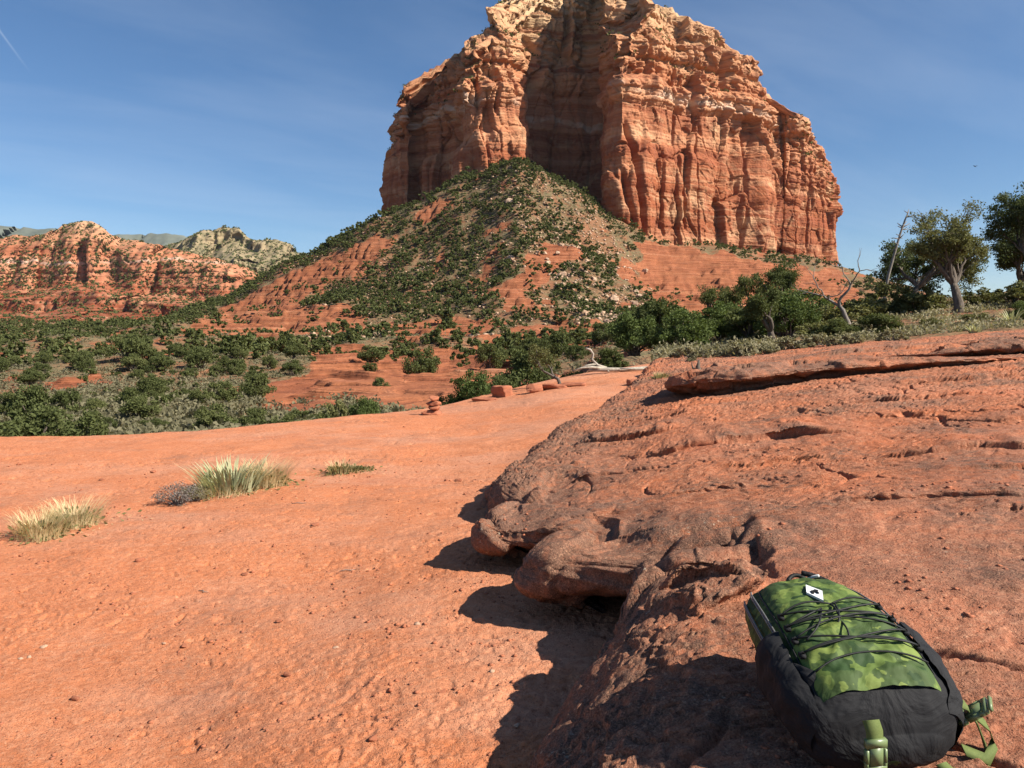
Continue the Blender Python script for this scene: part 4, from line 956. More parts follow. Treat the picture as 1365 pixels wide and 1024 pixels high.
# junipers and bushes between the ledge and the cliff
for px, Y, H, sd_, lab, mt in ((1057, 32, 3.1, 81, 'rounded juniper tree at the cliff corner left of the dead tree', M_jun), (1010, 34, 2.7, 83, 'ragged juniper with open branches below the cliff crack', M_jun),
                           (940, 36, 2.5, 85, 'slender juniper standing before red cliff crack', M_jun), (1030, 26, 1.8, 87, 'bushy juniper in front of the cliff corner trees', M_jun)):
    x, y = at(px, Y); tree('juniper_tree', lab, 'tree', x, y, H, sd_, mt, M_bark, per=46, rad=.22, leaf=.045, frac=.7, spread=.7, trunk_h=.24, r0=.1, depth=4, nsplit=(2, 4), gnarl=.3, up=.5)
B_ = [ # kind, px, Y, size, hs, label
 ('bush', 20, 44, 2.3, .62, 'bright green bush at the left edge beyond the slab rim'), ('bush', 58, 50, 1.8, .7, 'green bush second from the left edge beyond the rim'),
 ('dark', 205, 50, 1.7, .7, 'dark bush behind the rim above the yucca'), ('bush', 300, 49, 1.4, .7, 'small green bush behind the rim right of the yucca'),
 ('dark', 120, 62, 2.0, .7, 'broad dark juniper on the flat at left'),
 ('olive', 448, 43, 2.1, 1.1, 'open green bush left of the cairn'), ('bush', 486, 42, 1.9, 1.25, 'tall green bush left of the cairn'), ('bush', 522, 42, 1.2, .8, 'small green bush nearest left of the cairn'),
 ('bush', 600, 20, 1.05, 1.2, 'small round green bush right of the cairn'), ('bush', 632, 20, 1.25, 1.25, 'rounded bright green bush behind the split rock'), ('dark', 694, 23, 1.9, 1.1, 'large dense green bush behind the small twisted juniper'), ('dark', 668, 22, 1.1, 1.15, 'dark bush filling the gap between two green bushes'),
 ('bush', 765, 30, 1.3, .75, 'low green bush behind the fallen dead log'), ('dark', 812, 31, 1.5, 1.0, 'dark bush left of the tall dead limb'), 
 ('bush', 845, 29, 2.0, .95, 'broad green bush behind the fallen log'), ('dark', 880, 33, 2.6, .95, 'tall dark bush behind the log end'), ('bush', 915, 28, 2.2, .85, 'green bush above the pale sage clumps'),
 ('bush', 960, 31, 2.5, .85, 'wide green bush before the red cliff foot'), ('dark', 1000, 29, 2.2, .8, 'dark green bush below the ragged juniper'), ('bush', 1046, 28, 2.2, 1.0, 'bright green bush under the cliff corner'), ('bush', 1075, 31, 2.4, .95, 'green bush touching the dead tree from the left'),
 ('olive', 1105, 29, 2.0, .7, 'olive scrub at the foot of the dead tree'), ('olive', 1150, 31, 2.4, .7, 'olive scrub right of the dead tree'), ('olive', 1185, 33, 2.5, .8, 'olive scrub around the thin snag'), ('olive', 1225, 32, 2.2, .7, 'olive scrub left of the thick juniper trunk'),
 ('dark', 1120, 24, 1.3, .6, 'dark low bush in shade below the dead tree'), ('olive', 1090, 25, 1.4, .6, 'dull olive bush behind the sage row'), ('dark', 1165, 24, 1.5, .55, 'dark low bush in shade behind the sage row'),
 ('olive', 1310, 33, 2.3, .6, 'olive scrub right of the thick juniper trunk'), ('olive', 1355, 30, 2.0, .65, 'olive scrub under the right edge pines'), ('sage', 1215, 22, .9, .6, 'grey scrub tuft left of the trunk base'), ('olive', 1240, 24, .9, .6, 'low brush before the trunk base'),
 ('bush', 1362, 24, .9, .9, 'bright green bush at the right edge'), ('olive', 1300, 25, 1.0, .5, 'low dry brush right of the trunk base')]
for i, (k_, px, Y, s, hs, lab) in enumerate(B_):
    x, y = at(px, Y); put_shrub(k_, i, x, y, gz(x, y) - .08, s, hs, 'juniper_shrub' if k_ == 'dark' else 'leafy_bush', lab, 'shrub', None)
r = np.random.RandomState(8); sagec = []
for i in range(19):                                        # the row of pale sage along the back of the ledge
    f = i / 18; px = 905 + 285 * f + r.uniform(-14, 14); Y = 16.2 + 3.2 * r.uniform() + 1.5 * f; x, y = at(px, Y); s = r.uniform(.3, .85)
    o = put_shrub('sage', i, x, y, gz(x, y) - .05, s, .8, 'sage_clump', 'pale grey sage clump in the row behind the upper ledge', 'shrub', 'pale sage clumps lining the back of the ledge'); sagec.append((o, px + i * .01, HZ))
autolabel(sagec[:10], 'pale sage clumps', 'the left sage row', 'pale sage clumps lining the back of the ledge')
autolabel(sagec[10:], 'pale sage clumps', 'the right sage row', 'pale sage clumps lining the back of the ledge')

N = 3600; px_ = r.uniform(880, 1480, N); Y_ = r.uniform(17, 42, N); cc = []
for a_, b_ in zip(px_, Y_):
    x, y = at(a_, b_); lim = np.interp(a_, [880, 1000, 1150, 1365, 1480], [18.5, 17.0, 18.0, 19.5, 20])
    if b_ > lim and pn(x / 2.2, y / 2.2, 0, 77) > .12: cc.append((x, y, gz(x, y)))
cc = np.array(cc); s = r.uniform(.12, .36, len(cc)); cen = cc[:, None, :] + r.normal(size=(len(cc), 34, 3)) * s[:, None, None] * [.5, .5, .3] + [0, 0, .06]
V, Fc = leaves(cen.reshape(-1, 3), np.repeat(s * .13 + .015, 34), 15, 2.2, .8); structure(link('undergrowth', mesh_np('undergrowth', V, Fc, [M_sage], False)), 'stuff', 'low dry brush under the trees on the right')
# ------------------------------------------------------------------ grasses and yuccas
def blades(n, H, spread, lean, w_, seed, base=.05, curve=.4, dirx=0.0):
    r = np.random.RandomState(seed); b = MB()
    for i in range(n):
        th = r.uniform(0, 6.283); rad = base * math.sqrt(r.uniform()); p = np.array([math.cos(th) * rad, math.sin(th) * rad, -.01])
        out = np.array([math.cos(th) * r.uniform(.2, 1), math.sin(th) * r.uniform(.2, 1), 0]) * lean + [dirx, 0, 0]; h = H * r.uniform(.45, 1.0); side = np.cross(out + [.01, .02, 0], [0, 0, 1.]); side /= np.linalg.norm(side) + 1e-9
        t = np.linspace(0, 1, 5)[:, None]; c = p + np.array([0, 0, 1]) * h * t * (1 - curve * .4 * t) + out * h * (t ** 1.7); ww = w_ * (1 - t) ** .6 * .5 + .0004
        b.add(np.stack([c - side * ww, c + side * ww], 1), gridF(5, 2))
    return b
def grass(px, Y, H, n, seed, label, dark=True, wide=.18, group=None, x=None):
    x, y = at(px, Y); o = thing('grass_tuft', label, 'grass', (x, y, gz(x, y) - .005), 0, group)
    rl = np.random.RandomState(seed + 50); lt = rl.normal(size=(90, 3)) * [wide * 1.2, wide * 1.0, 0] + [-.05, 0, 0]; lt[:, 2] = [gz(x + a_, y + b_) - gz(x, y) + .008 for a_, b_ in lt[:, :2]]
    V, Fc = leaves(lt, .012, seed + 51, 3.5); V[:, 2] = np.repeat(lt[:, 2], 4) + .1 * (V[:, 2] - np.repeat(lt[:, 2], 4)); link('litter', mesh_np('litter', V, Fc, [M_dry], False), o)
    link('blades', blades(int(n * 1.5), H, 1, .75, .0026, seed, wide, curve=.7, dirx=.1).mesh('blades', [M_dry], False), o)
    if dark:
        r = np.random.RandomState(seed); c = r.normal(size=(320, 3)) * [wide * .6, wide * .5, H * .13] + [0, 0, H * .12]; c[:, 2] = np.abs(c[:, 2])
        V, Fc = leaves(c, .02, seed, 2.2); link('basal_leaves', mesh_np('basal_leaves', V, Fc, [M_olive], False), o)
    return o
grass(47, 5.75, .30, 420, 1, 'pale dry grass tuft nearest the left edge', wide=.17)
grass(92, 6.1, .30, 420, 2, 'right half of the dry grass pair near the left edge', wide=.19)
grass(352, 7.45, .36, 520, 3, 'tall blond grass against the right side of the yucca', wide=.2)
grass(300, 7.15, .2, 300, 4, 'short blond grass under the yucca', wide=.28)
grass(452, 8.05, .22, 130, 5, 'sparse dry grass tuft alone right of the yucca', wide=.13)
grass(472, 8.15, .1, 120, 6, 'low olive ground tuft beside the sparse grass', wide=.16)
grass(884, 13.2, .2, 150, 7, 'small pale tuft on the slickrock left of the undercut tier', wide=.14)
def yucca(px, Y, H, n, seed, label, w_=.035, lean=.8, base=.08, z=None):
    x, y = at(px, Y); o = thing('yucca_plant', label, 'yucca', (x, y, (gz(x, y) if z is None else z) - .01))
    link('blades', blades(n, H, 1, lean, w_, seed, base, curve=.15).mesh('blades', [M_yucca], False), o); return o
yucca(305, 7.3, .34, 260, 11, 'big spiky yucca with pale striped blades on the slab', .027, 1.0, .27)
yucca(1298, 19.0, .30, 60, 12, 'pale agave rosette on the ledge rim below the juniper', .05, 1.2, .1)
yucca(1345, 21.0, .55, 60, 13, 'green yucca at the right edge behind the ledge rim', .05, 1.0, .1)
x, y = at(232, 6.75); 
me, tw = shrub_me('foliage', M_snag, 861, 1, .75, 40, 60, .022, M_snag, .9)
o = thing('twiggy_shrub', 'dark grey twiggy shrub left of the yucca', 'shrub', (x, y, gz(x, y) - .02)); o.scale = (.42, .34, .30); link('foliage', me, o); link('stems', tw, o)
x, y = at(256, 6.9); o = thing('twiggy_shrub', 'low grey shrub between the dark shrub and the yucca', 'shrub', (x, y, gz(x, y) - .02)); o.scale = (.34, .26, .2); link('foliage', shrub_me('foliage', M_sage, 863, 1, .75, 40, 60, .03, None)[0], o); link('stems', tw.copy(), o)
x, y = at(744, 15.6)
tree('juniper_sapling', 'small twisted juniper sapling growing from the slickrock', 'tree', x, y, .78, 94, M_olive, M_bark, per=44, rad=.10, leaf=.022, spread=.8, trunk_h=.42, r0=.035, depth=3, nsplit=(2, 3), first=2, gnarl=.6, up=.3, z=gz(x, y))

# fallen dead log with its upturned limb
x, y = at(845, 17.5); zz = gz(x, y); o = thing('fallen_log', 'bleached fallen log with an upturned forked limb', 'log', (x, y, zz + .06), R(6))
b = MB(); b.tube([(.9, .1, .07), (.55, .05, .02), (.2, 0, 0), (-.2, -.03, -.03), (-.55, -.02, -.03), (-.9, 0, -.04)], [.02, .032, .036, .042, .052, .035], 8); link('trunk', b.mesh('trunk', [M_dead]), o); o.scale = (1.12, 1, .95)
b = MB(); b.tube([(-.55, 0, 0), (-.72, .02, .07), (-.83, .03, .2), (-.81, .03, .33), (-.87, .03, .43), (-.96, .02, .47)], [.04, .03, .024, .022, .028, .01], 7)
b.tube([(-.6, 0, 0), (-.85, -.08, .03), (-1.05, -.1, .02), (-1.25, -.1, -.06)], [.04, .03, .022, .01], 6); b.tube([(-.75, .02, .1), (-.95, .04, .06), (-1.1, .05, -.06)], [.03, .022, .012], 6); b.tube([(-.55, 0, 0), (-.52, -.1, -.08)], [.03, .015], 6)
link('limb', b.mesh('limb', [M_dead]), o)
b = MB(); b.tube([(.35, -.12, .0), (0, -.14, -.02), (-.3, -.1, .0)], [.025, .022, .012], 6); link('limb', b.mesh('limb', [M_dead]), o)
x, y = at(932, 12.3); o = thing('dead_stump', 'small blackened stump at the corner of the upper ledge', 'stump', (x, y, gz(x, y))); 
b = MB(); b.tube([(0, 0, -.1), (.01, 0, .06), (-.02, 0, .16), (0, 0, .27)], [.06, .05, .035, .012], 7); link('trunk', b.mesh('trunk', [M_bark]), o)
b = MB(); b.tube([(-.02, 0, .1), (-.1, 0, .15), (-.12, 0, .24)], [.025, .014, .005], 6); link('branch', b.mesh('branch', [M_bark]), o)

# ------------------------------------------------------------------ stones
x, y = at(577, 13.3); z = gz(x, y); o = thing('stone_cairn', 'little stacked stone cairn on the slab rim', 'cairn', (x, y, z)); zz = 0
for i, (w_, h_) in enumerate(((.34, .07), (.25, .08), (.22, .08), (.16, .07))):
    s_ = link('cairn_stone', rock_me('cairn_stone', M_stone, 870 + i, 14, w_ * 1.1, w_, h_ * 1.3, .35), o, (random.uniform(-.02, .02), 0, zz + h_ * .5), (0, 0, i * 1.3)); zz += h_
ST = [(672, 15.3, .42, .3, .20, 'blocky red rock with dark shaded face near the slab rim'), (712, 15.0, .26, .2, .15, 'small round rock right of the blocky rim rock'), (646, 15.0, .40, .22, .06, 'thin flat slab lying left of the blocky rim rock'),
      (735, 15.2, .55, .25, .10, 'low long slab beneath the twisted sapling'), (846, 15.0, .22, .16, .10, 'dark rock alone below the fallen log'), (762, 15.4, .45, .2, .08, 'flat slab edge right of the sapling')]
for i, (px, Y, a_, b_, c_, lab) in enumerate(ST):
    x, y = at(px, Y); tag(link('loose_rock', rock_me('loose_rock', M_stone, 880 + i, 20, a_ * 1.25, b_ * 1.25, c_ * 1.4, .7), None, (x, y, gz(x, y) + c_ * .35), (0, 0, random.uniform(-.3, .3))), lab, 'rock')
M_pale = plain('pale_pebble', (.46, .31, .21), c2=(.34, .20, .13), scale=20)
pm = [rock_me('pebble', M_stone, 900 + i, 12, 1, .8, .55) for i in range(4)]; pp = [rock_me('pebble', M_pale, 910 + i, 12, 1, .8, .5) for i in range(2)]
r = np.random.RandomState(33)
PE = [(20, 882, 0), (32, 880, 0), (53, 866, 0), (214, 861, 0), (446, 867, 0), (240, 866, 1), (232, 851, 1), (118, 778, 1), (93, 938, 1), (294, 836, 1), (556, 834, 0), (369, 831, 1), (263, 762, 1), (325, 767, 1), (184, 748, 1), (494, 994, 1), (28, 618, 1), (138, 639, 1), (206, 629, 1), (540, 568, 1), (596, 640, 1), (612, 640, 1), (655, 900, 0), (588, 930, 1), (690, 975, 0), (420, 700, 1), (380, 905, 1), (150, 990, 1)]
pcrowd = {}
for i, (px, row, red) in enumerate(PE):
    dz = HZ - row; Y = ZC * F / (-dz); 
    for _ in range(4): x, y = at(682.5 + (px - 682.5) / .985, Y); Y = (ZC - gz(x, y)) * F / (-dz) * .985
    if Y > 14: continue
    s = r.uniform(.018, .04) * (1 + (Y > 5)); me_ = (pm if red else pp)[i % 2]
    where = 'at the lower left of the slab' if px < 300 and row > 800 else ('on the far part of the slab' if row < 720 else 'on the middle of the slab')
    o = tag(link('pebble', me_, None, (x, Y, gz(x, Y) + s * .1), (0, 0, r.uniform(0, 6))), f"{'small dark red' if red else 'small pale'} pebble {where}", 'pebble'); o.scale = (s, s, s); pcrowd.setdefault(('small dark red' if red else 'small pale', {'at the': 'the near left slab', 'on the': 'the far slab' if 'far' in where else 'the middle slab'}[where[:6]]), []).append((o, px, row))
for (c_, wh_), it in pcrowd.items(): autolabel(it, c_ + ' pebbles', wh_, f'{c_} pebbles of {wh_}')
for px, Y, L_, an, lab in ((459, 4.75, .10, .3, 'thin dark twig lying on the slab left of the ledge shadow'), (262, 4.4, .07, -.5, 'short bent twig lying on the open slab'), (395, 6.6, .12, .1, 'long thin twig on the slab below the lone grass tuft')):
    x, y = at(px, Y); b = MB(); b.tube([(-L_ / 2, 0, .004), (-L_ * .1, .008, .007), (L_ * .2, -.006, .006), (L_ / 2, .01, .004)], [.0022, .003, .0028, .0014], 5)
    tag(link('twig', b.mesh('twig', [M_snag]), None, (x, y, gz(x, y)), (0, 0, an)), lab, 'twig')
# gritty flakes lying in the shallow dips
N = 8000; b = MB(); yy = np.exp(r.uniform(math.log(1.3), math.log(9), N)); aa = r.uniform(-.68, .02, N) ; xx = aa * yy
den = ss(-.05, .45, fbm(xx / .6, yy / .6, 0, 3, 427) + .35 * ss(-1.6, 0, xx)); kk = r.uniform(0, 1, N) < den * .8
yy2 = np.exp(r.uniform(math.log(1.6), math.log(8), 3800)); xx2 = (r.uniform(.3, .68, 3800)) * yy2; k2 = r.uniform(0, 1, 3800) < ss(.0, .5, fbm(xx2 / .5, yy2 / .5, 4, 3, 429)) * .9
for x_, y_ in list(zip(xx[kk], yy[kk])) + list(zip(xx2[k2], yy2[k2])):
    s = (.0018 + .011 * r.uniform() ** 3) * (1 + .12 * y_); q = oc * r.uniform(.7, 1.15, (6, 1)); b.add((q @ np.linalg.qr(r.normal(size=(3, 3)))[0]) * [s, s, s * .45] + [x_, y_, gz(x_, y_) + s * .1], of)
structure(link('gravel', b.mesh('gravel', [M_stone], False)), 'stuff', 'fine red grit scattered on the rock')

# ------------------------------------------------------------------ the backpack
def camo(name, gain):
    m, nt, b = newmat(name, .72, .25); n = NT(nt); P = n.pos(obj=True)
    f1 = n.noise(P, 15, 2, .5, .3); f2 = n.noise(P, 19, 3, .5); g_ = lambda *c: tuple(v * gain for v in c)
    col = n.mix(n.rng(f1, .50, .515), g_(.09, .15, .04), g_(.185, .275, .06)); col = n.mix(n.rng(f2, .575, .59), col, g_(.29, .38, .085)); col = n.mix(n.rng(f2, .40, .39), col, g_(.045, .10, .025))
    nt.links.new(col, b.inputs['Base Color'])
    nt.links.new(n.bump(n.noise(P, 900, 2), .0005, .5, n.bump(n.noise(P, 13, 3, .5, .8), .012, .7)), b.inputs['Normal']); return m
def cloth(name, c):
    m, nt, b = newmat(name, .8, .25); n = NT(nt); P = n.pos(obj=True); nt.links.new(n.mix(n.rng(n.noise(P, 700, 3), .3, .7), c, tuple(v * 1.8 for v in c)), b.inputs['Base Color'])
    nt.links.new(n.bump(n.noise(P, 800, 2), .0006, .6, n.bump(n.noise(P, 9, 4, .5, 1.2), .022, .8)), b.inputs['Normal']); return m
M_camo = camo('green_camouflage_nylon', .52); M_camo2 = camo('dark_camouflage_nylon', .36); M_black = cloth('black_canvas', (.008, .008, .009))
M_cord = plain('black_cord', (.012, .013, .012), .6, .3); M_zip = plain('grey_zipper', (.20, .20, .19), .4, .4, (.06, .06, .06), 500)
M_web = plain('olive_webbing', (.13, .16, .05), .8, .2, (.09, .12, .035), 300); M_buck = plain('olive_plastic', (.15, .20, .085), .38, .5, (.14, .185, .08), 20)
M_white = plain('white_woven_patch', (.75, .75, .73), .7, .2, (.7, .7, .68), 60); M_metal = plain('bright_zip_pull', (.6, .6, .58), .3, .5)
def backpack():
    root = thing('backpack', 'green camouflage backpack with black base lying on the ledge', 'backpack')
    L = .55
    vk = [0, .015, .05, .12, .22, .34, .43, .49, .53, .55]; hk = [.115, .145, .160, .168, .168, .162, .150, .136, .105, .04]; tk = [.08, .115, .15, .17, .178, .172, .15, .125, .095, .05]
    hw = lambda v: np.interp(v, vk, hk); th = lambda v: np.interp(v, vk, tk)
    def smooth(f):
        g = np.linspace(0, L, 221); q = f(g)
        for _ in range(30): q[1:-1] = (q[:-2] + q[1:-1] * 2 + q[2:]) / 4
        return lambda v: np.interp(v, g, q)
    hw, th = smooth(hw), smooth(th)
    def S(thv, v, off=0):
        c, s_ = np.cos(thv), np.sin(thv); e = 2 / 3.0
        cu = np.sign(c) * np.abs(c) ** e; cw = np.sign(s_) * np.abs(s_) ** e
        nrm = np.sqrt(c * c + s_ * s_) 
        u = cu * (hw(v) + off); w_ = th(v) / 2 + cw * (th(v) / 2 + off)
        w_ = np.maximum(w_, 0.0 - off * .3)
        return u, w_
    def wr(u, v, w_, a=.004, sd_=0): return a * fbm(u / .05, v / .06, w_ / .05, 3, 950 + sd_) + a * .8 * fbm(u / .11 + v * 3, v / .05, w_ / .12, 2, 960 + sd_)
    def loft(v0, v1f, off, nth=200, nv=90, endcap=(True, True), sd_=0, amp=.004, bulge=0):
        t = np.linspace(0, 2 * math.pi, nth, endpoint=False)[None, :]; q = np.linspace(0, 1, nv)[:, None]; v1 = v1f(t); v = v0 + (v1 - v0) * q
        u, w_ = S(t, v, off + bulge * np.sin(q * math.pi)); k = 1 + wr(u, v, w_, amp, sd_) / .12
        P = np.stack([u * k, v, th(v) / 2 + (w_ - th(v) / 2) * k], -1)
        rows = [P]
        if endcap[0]:
            c = P[0].mean(0); rows = [c + (P[0] - c) * f + np.array([0, -.022 * (1 - f ** 2.5), 0]) for f in (0.001, .3, .55, .75, .9, .97)] + rows if False else [np.stack([c + (P[0] - c) * f + np.array([0, -.022 * (1 - f ** 2.5), 0]) for f in (0.001, .3, .55, .75, .9, .97)])] + rows
        if endcap[1]:
            c = P[-1].mean(0); rows.append(np.stack([c + (P[-1] - c) * f + np.array([0, .012 * (1 - f ** 2.5), 0]) for f in (.95, .8, .5, .2, .001)]))
        return np.concatenate(rows, 0)
    P = loft(0, lambda t: L + 0 * t, 0); link('main_compartment', mesh_np('main_compartment', P, gridF(P.shape[0], P.shape[1], True), [M_camo2]), root)
    vb = lambda t: .075 + .15 * np.clip(np.abs(np.cos(t)), 0, 1) ** 2.2 + .05 * (np.sin(t) < 0)
    P = loft(0, vb, .007, endcap=(True, False), sd_=3, amp=.007); P2 = P[-1:].copy(); P2[..., 0] *= .95; P2[..., 2] = .1 + (P2[..., 2] - .1) * .95
    P = np.concatenate([P, P2], 0); link('base_panel', mesh_np('base_panel', P, gridF(P.shape[0], P.shape[1], True), [M_black]), root)
    def topw(u, v, off=0): h_ = hw(v); return th(v) / 2 + (th(v) / 2) * np.clip(1 - np.abs(u / h_) ** 3, 0, 1) ** (1 / 3.) + off
    # front pocket: a padded panel on the face, narrowing to a round top
    ph = lambda v: np.interp(v, [.05, .15, .25, .35, .42, .47, .50, .515], [.136, .136, .132, .126, .118, .106, .080, .02]); 
    v = (np.linspace(0, 1, 120)[:, None]) * (.515 - .052) + .052; p = np.linspace(-1, 1, 90)[None, :]; u = p * ph(v)
    e = np.clip(1 - np.abs(p) ** 5, 0, 1) * np.clip((.515 - v) / .03, 0, 1) ** .5
    w_ = topw(u, v) + .020 * e ** .5 + wr(u, v, 0, .006, 7) * e + .0
    creases = .005 * np.sin(v * 95 + 2.5 * fbm(u / .06, v / .1, 0, 2, 977)) * e * (v < .33); w_ = w_ + creases
    e0 = (1 - e ** .5) * .004; P = np.stack([u + 0 * v, v + 0 * u, w_ - e0 + .001], -1)
    link('front_pocket', mesh_np('front_pocket', P, gridF(120, 90), [M_camo]), root)
    def onp(u, v, off=.022): return (u, v, float(topw(np.array(u), np.array(v))) + off)
    # piping round the panel, dark seam across the front pocket
    b = MB()
    for sg in (-1, 1): b.tube([onp(sg * float(ph(v_)) * 1.01, v_, .004) for v_ in np.linspace(.06, .505, 30)], .0023, 6)
    link('piping', b.mesh('piping', [M_cord]), root)
    b = MB(); b.tube([onp(u_,   .105 + .028 * (1 - (u_ / .125) ** 2), .0225) for u_ in np.linspace(-.125, .125, 20)], .0022, 6); link('pocket_seam', b.mesh('pocket_seam', [M_cord]), root)
    # zippers down both flanks
    for k_, (an, v0, v1, rd, lab) in enumerate(((math.pi * .80, .18, .50, .0042, None), (math.pi * .93, .18, .485, .0042, None), (math.pi * .20, .22, .50, .0042, None), (math.pi * .07, .22, .485, .0035, None))):
        b = MB()
        for o_ in (-.0045, .0045):
            pts = []
            for v_ in np.linspace(v0, v1, 36): uu, ww = S(np.array(an), np.array(v_), .004); pts.append((float(uu), v_, float(ww) + o_))
            b.tube(pts, rd * .55, 5)
        z_ = link('zipper', b.mesh('zipper', [M_zip]), root)
        b = MB(); uu, ww = S(np.array(an), np.array(v0 + .02), .009); b.box((float(uu), v0 + .03, float(ww)), .004, .028, .008); b.tube([(float(uu), v0 + .01, float(ww)), (float(uu) + .004, v0 - .015, float(ww) + .002)], .002, 5); link('zip_pull', b.mesh('zip_pull', [M_cord]), z_)
    # pulls at the crown
    b = MB(); b.tube([onp(.035, .535, .012), onp(.05, .525, .028), onp(.065, .50, .03)], .004, 6); link('zip_pull', b.mesh('zip_pull', [M_metal]), root)
    b = MB(); b.tube([(-.03 * math.cos(q_) + .03, .53 + .03 * math.sin(q_), .09 + .02 * math.sin(q_)) for q_ in np.linspace(0, math.pi, 14)], .006, 8); link('haul_loop', b.mesh('haul_loop', [M_cord]), root)
    b = MB(); pts = [(math.cos(t) * .155, .30 + .0 + math.sin(t) * .24, .085 + .05 * math.sin(t)) for t in np.linspace(.35, 1.35, 20)]; b.tube([(p_[0], p_[1], p_[2]) for p_ in pts], .007, 8); link('shoulder_strap', b.mesh('shoulder_strap', [M_black]), root)
    # bungee: zigzag cord through loops
    loops = [(-.124, .295), (.120, .305), (-.127, .25), (.126, .255), (-.129, .205), (.131, .205), (-.131, .16), (.132, .155)]
    def cord(a_, c_, sag=.0, n=16):
        return [onp(a_[0] + (c_[0] - a_[0]) * t, a_[1] + (c_[1] - a_[1]) * t - sag * math.sin(t * math.pi), .024 + .008 * math.sin(t * math.pi)) for t in np.linspace(0, 1, n)]
    b = MB(); seq = [0, 3, 4, 7, 6, 5, 2, 1]
    for i in range(len(seq) - 1): b.tube(cord(loops[seq[i]], loops[seq[i + 1]], .012 * (-1) ** i), .0023, 6)
    b.tube(cord(loops[0], (0.0, .305), -.01), .0023, 6); b.tube(cord((0, .305), loops[1], -.01), .0023, 6); b.tube(cord((0, .305), (-.01, .235), 0), .0023, 6); b.tube(cord((-.01, .235), (-.02, .17), .008), .0023, 6); b.tube(cord((.01, .305), (-.02, .225), .01), .0023, 6)
    b.tube(cord(loops[2], (-.03, .29), .01), .0023, 6); b.tube(cord((-.03, .29), (-.11, .19), .02), .0023, 6)
    link('bungee_cord', b.mesh('bungee_cord', [M_cord]), root)
    for u_, v_ in loops:
        b = MB(); b.box(onp(u_, v_, .018), .012, .016, .008); b.tube([onp(u_ - .006, v_, .018), onp(u_, v_, .03), onp(u_ + .006, v_, .018)], .002, 5); link('cord_loop', b.mesh('cord_loop', [M_black]), root)
    # diamond badge with its small black emblem
    cu, cv, hx, hy = -.012, .365, .020, .038
    def dia(pts, off): return [onp(cu + x_ * hx, cv + y_ * hy, .0255 + off) for x_, y_ in pts]
    me = bpy.data.meshes.new('badge'); q = [(0, 1.25), (-1, 0), (0, -1.25), (1, 0)]; top_ = dia(q, .002); bot = dia(q, -.004)
    me.from_pydata(top_ + bot, [], [(0, 1, 2, 3), (7, 6, 5, 4)] + [(i, i + 4, (i + 1) % 4 + 4, (i + 1) % 4) for i in range(4)]); me.materials.append(M_white); bd = link('badge', me, root)
    em = [(-.52, -.32), (-.50, .02), (-.36, .16), (-.05, .18), (.16, .24), (.30, .34), (.36, .26), (.56, .10), (.50, .02), (.36, .02), (.30, -.06), (.32, -.32), (.18, -.32), (.12, -.10), (-.22, -.10), (-.34, -.32)]
    me = bpy.data.meshes.new('emblem'); t_ = dia(em, .0032); b_ = dia(em, .0); n_ = len(em); me.from_pydata(t_ + b_, [], [tuple(range(n_))[::-1], tuple(range(n_, 2 * n_))] + [(i, (i + 1) % n_, (i + 1) % n_ + n_, i + n_) for i in range(n_)]); me.materials.append(M_cord); link('emblem', me, bd)
    # black side pockets hugging the lower flanks
    for sg in (-1, 1):
        v = np.linspace(0, 1, 50)[:, None]; a_ = np.linspace(-.85, .95, 50)[None, :]; vv = .02 + v * (.245 - .02 * 0 + .0) ; tt = a_ * .75 if sg > 0 else math.pi - a_ * .75
        bul = .020 * np.sin(v * math.pi * .62 + .35) * np.clip(1 - np.abs(a_) ** 4, 0, 1); u, w_ = S(tt, vv, .010); u = u + sg * bul; w_ = w_ + .010 * bul / .02 * a_; u = u + sg * wr(u, vv, w_, .007, 20 + sg)
        link('side_pocket', mesh_np('side_pocket', np.stack([u, vv + .0 * a_, np.maximum(w_, .003)], -1), gridF(50, 50) if sg > 0 else gridF(50, 50)[:, ::-1], [M_black]), root)
    # compression straps with side release buckles
    def strap(pts, wd, name='strap', m_=M_web, th_=.0016):
        b = MB(); pts = np.array(pts, float); t = np.gradient(pts, axis=0); side = np.array(wd)
        V = np.stack([pts - side * .5, pts + side * .5], 1); n_ = np.cross(t, side); n_ /= np.linalg.norm(n_, axis=1)[:, None]
        Vv = np.concatenate([V - n_[:, None] * th_, V[:, ::-1] + n_[:, None] * th_], 1); b.add(Vv, gridF(len(pts), 4, True)); return b
    def buckle(o, c, rz, rx):
        M = Matrix.Rotation(rz, 4, 'Z') @ Matrix.Rotation(rx, 4, 'X') @ Matrix.Scale(1.3, 4); b = MB(); T = lambda x_, y_, z_: tuple(Vector(c) + M @ Vector((x_, y_, z_)))
        b.box(T(0, 0, 0), .020, .030, .009, M); b.box(T(-.0145, 0, 0), .005, .022, .008, M); b.box(T(.0145, 0, 0), .005, .022, .008, M); b.box(T(0, .021, 0), .033, .013, .009, M); b.box(T(0, -.021, 0), .033, .009, .008, M); b.box(T(-.0145, -.014, 0), .005, .012, .007, M); b.box(T(.0145, -.014, 0), .005, .012, .007, M); b.box(T(0, -.031, .0), .033, .004, .006, M)
        link('buckle', b.mesh('buckle', [M_buck], False), o)
    b = strap([(-.065, -.018, .150), (-.063, -.032, .135), (-.062, -.038, .11), (-.062, -.042, .07), (-.066, -.05, .02), (-.075, -.09, .004)], (.034, 0, 0)); s_ = link('strap', b.mesh('strap', [M_web]), root); buckle(s_, (-.062, -.046, .085), 0, R(78))
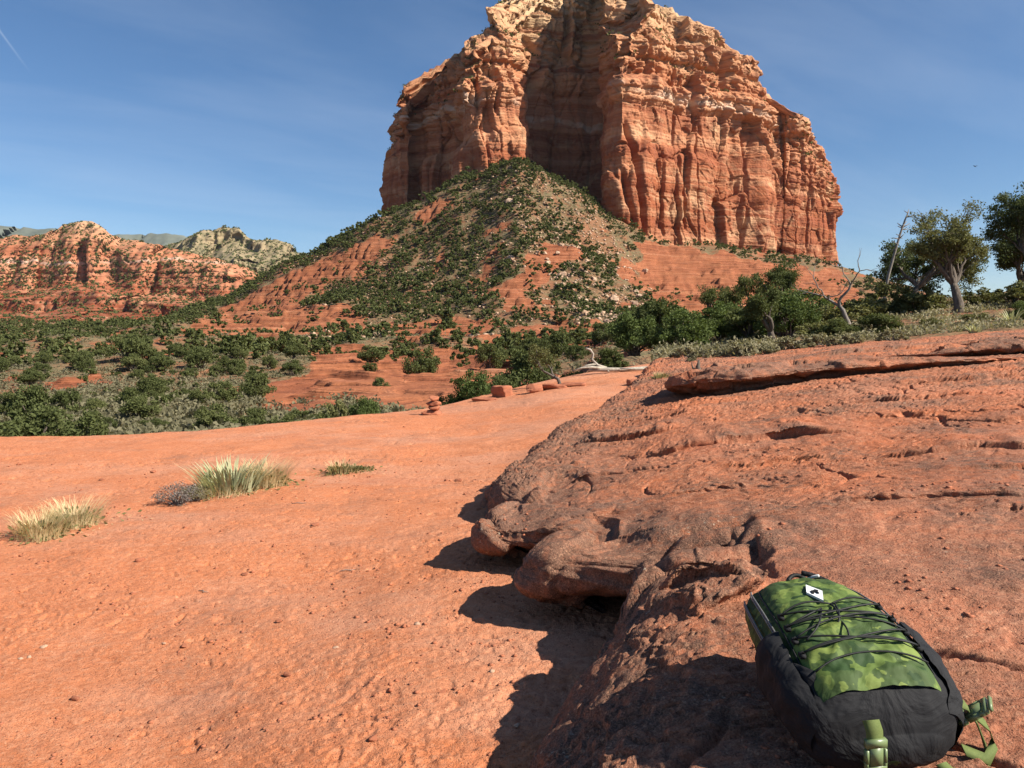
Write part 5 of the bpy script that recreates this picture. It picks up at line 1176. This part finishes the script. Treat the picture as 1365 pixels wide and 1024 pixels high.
    b = strap([(.165, .07, .10), (.190, .055, .095), (.205, .04, .07), (.215, .02, .035), (.21, -.01, .01), (.17, -.045, .006), (.12, -.04, .012)], (0.004, .024, .006)); s_ = link('strap', b.mesh('strap', [M_web]), root); buckle(s_, (.203, .045, .086), R(60), R(-50))
    b = strap([(.10, -.02, .02), (.115, -.055, .012), (.12, -.10, .006), (.11, -.14, .004)], (.025, .006, 0)); link('strap', b.mesh('strap', [M_web]), root)
    b = strap([(.16, .0, .03), (.20, -.02, .02), (.235, .01, .03), (.235, .04, .05), (.21, .06, .07)], (0.0, .022, .012)); s_ = link('strap', b.mesh('strap', [M_web]), root)
    return root
bp = backpack()
bx, by = BAG = (.765, 1.56)
bz = lz(bx, by)
bp.location = (bx, by, bz - .005); bp.rotation_euler = (R(15), R(-3), R(4)); bp.scale = (.97, .97, .95)

# a distant bird
x, y, z = W(1300, 222, 120); o = tag(link('bird', None, None, (x, y, z)), 'tiny dark bird gliding in the sky above the juniper', 'bird')
C.objects.unlink(o); b = MB(); b.tube([(-.35, 0, .12), (-.18, 0, .09), (0, 0, 0), (.18, 0, .09), (.35, 0, .12)], [.01, .05, .07, .05, .01], 6); b.tube([(0, -.22, 0), (0, 0, 0), (0, .2, .01)], [.02, .06, .02], 6)
bpy.data.objects.remove(o); o = tag(link('bird', b.mesh('bird', [M_cord]), None, (x, y, z)), 'tiny dark bird gliding in the sky above the juniper', 'bird')

# pale desert air: it only tells on the far mesas
_hz = MB(); _hz.box((0, 9500, 300), 59000, 59000, 634)
hm = bpy.data.materials.new('desert_haze'); hm.use_nodes = True; hm.node_tree.nodes.clear()
_o = hm.node_tree.nodes.new('ShaderNodeOutputMaterial'); _p = hm.node_tree.nodes.new('ShaderNodeVolumePrincipled')
_p.inputs['Color'].default_value = (.75, .85, 1, 1); _p.inputs['Density'].default_value = .000014; _p.inputs['Anisotropy'].default_value = .2
hm.node_tree.links.new(_p.outputs[0], _o.inputs['Volume'])
structure(link('haze', _hz.mesh('haze', [hm], False)), 'stuff', 'thin pale air over the desert')
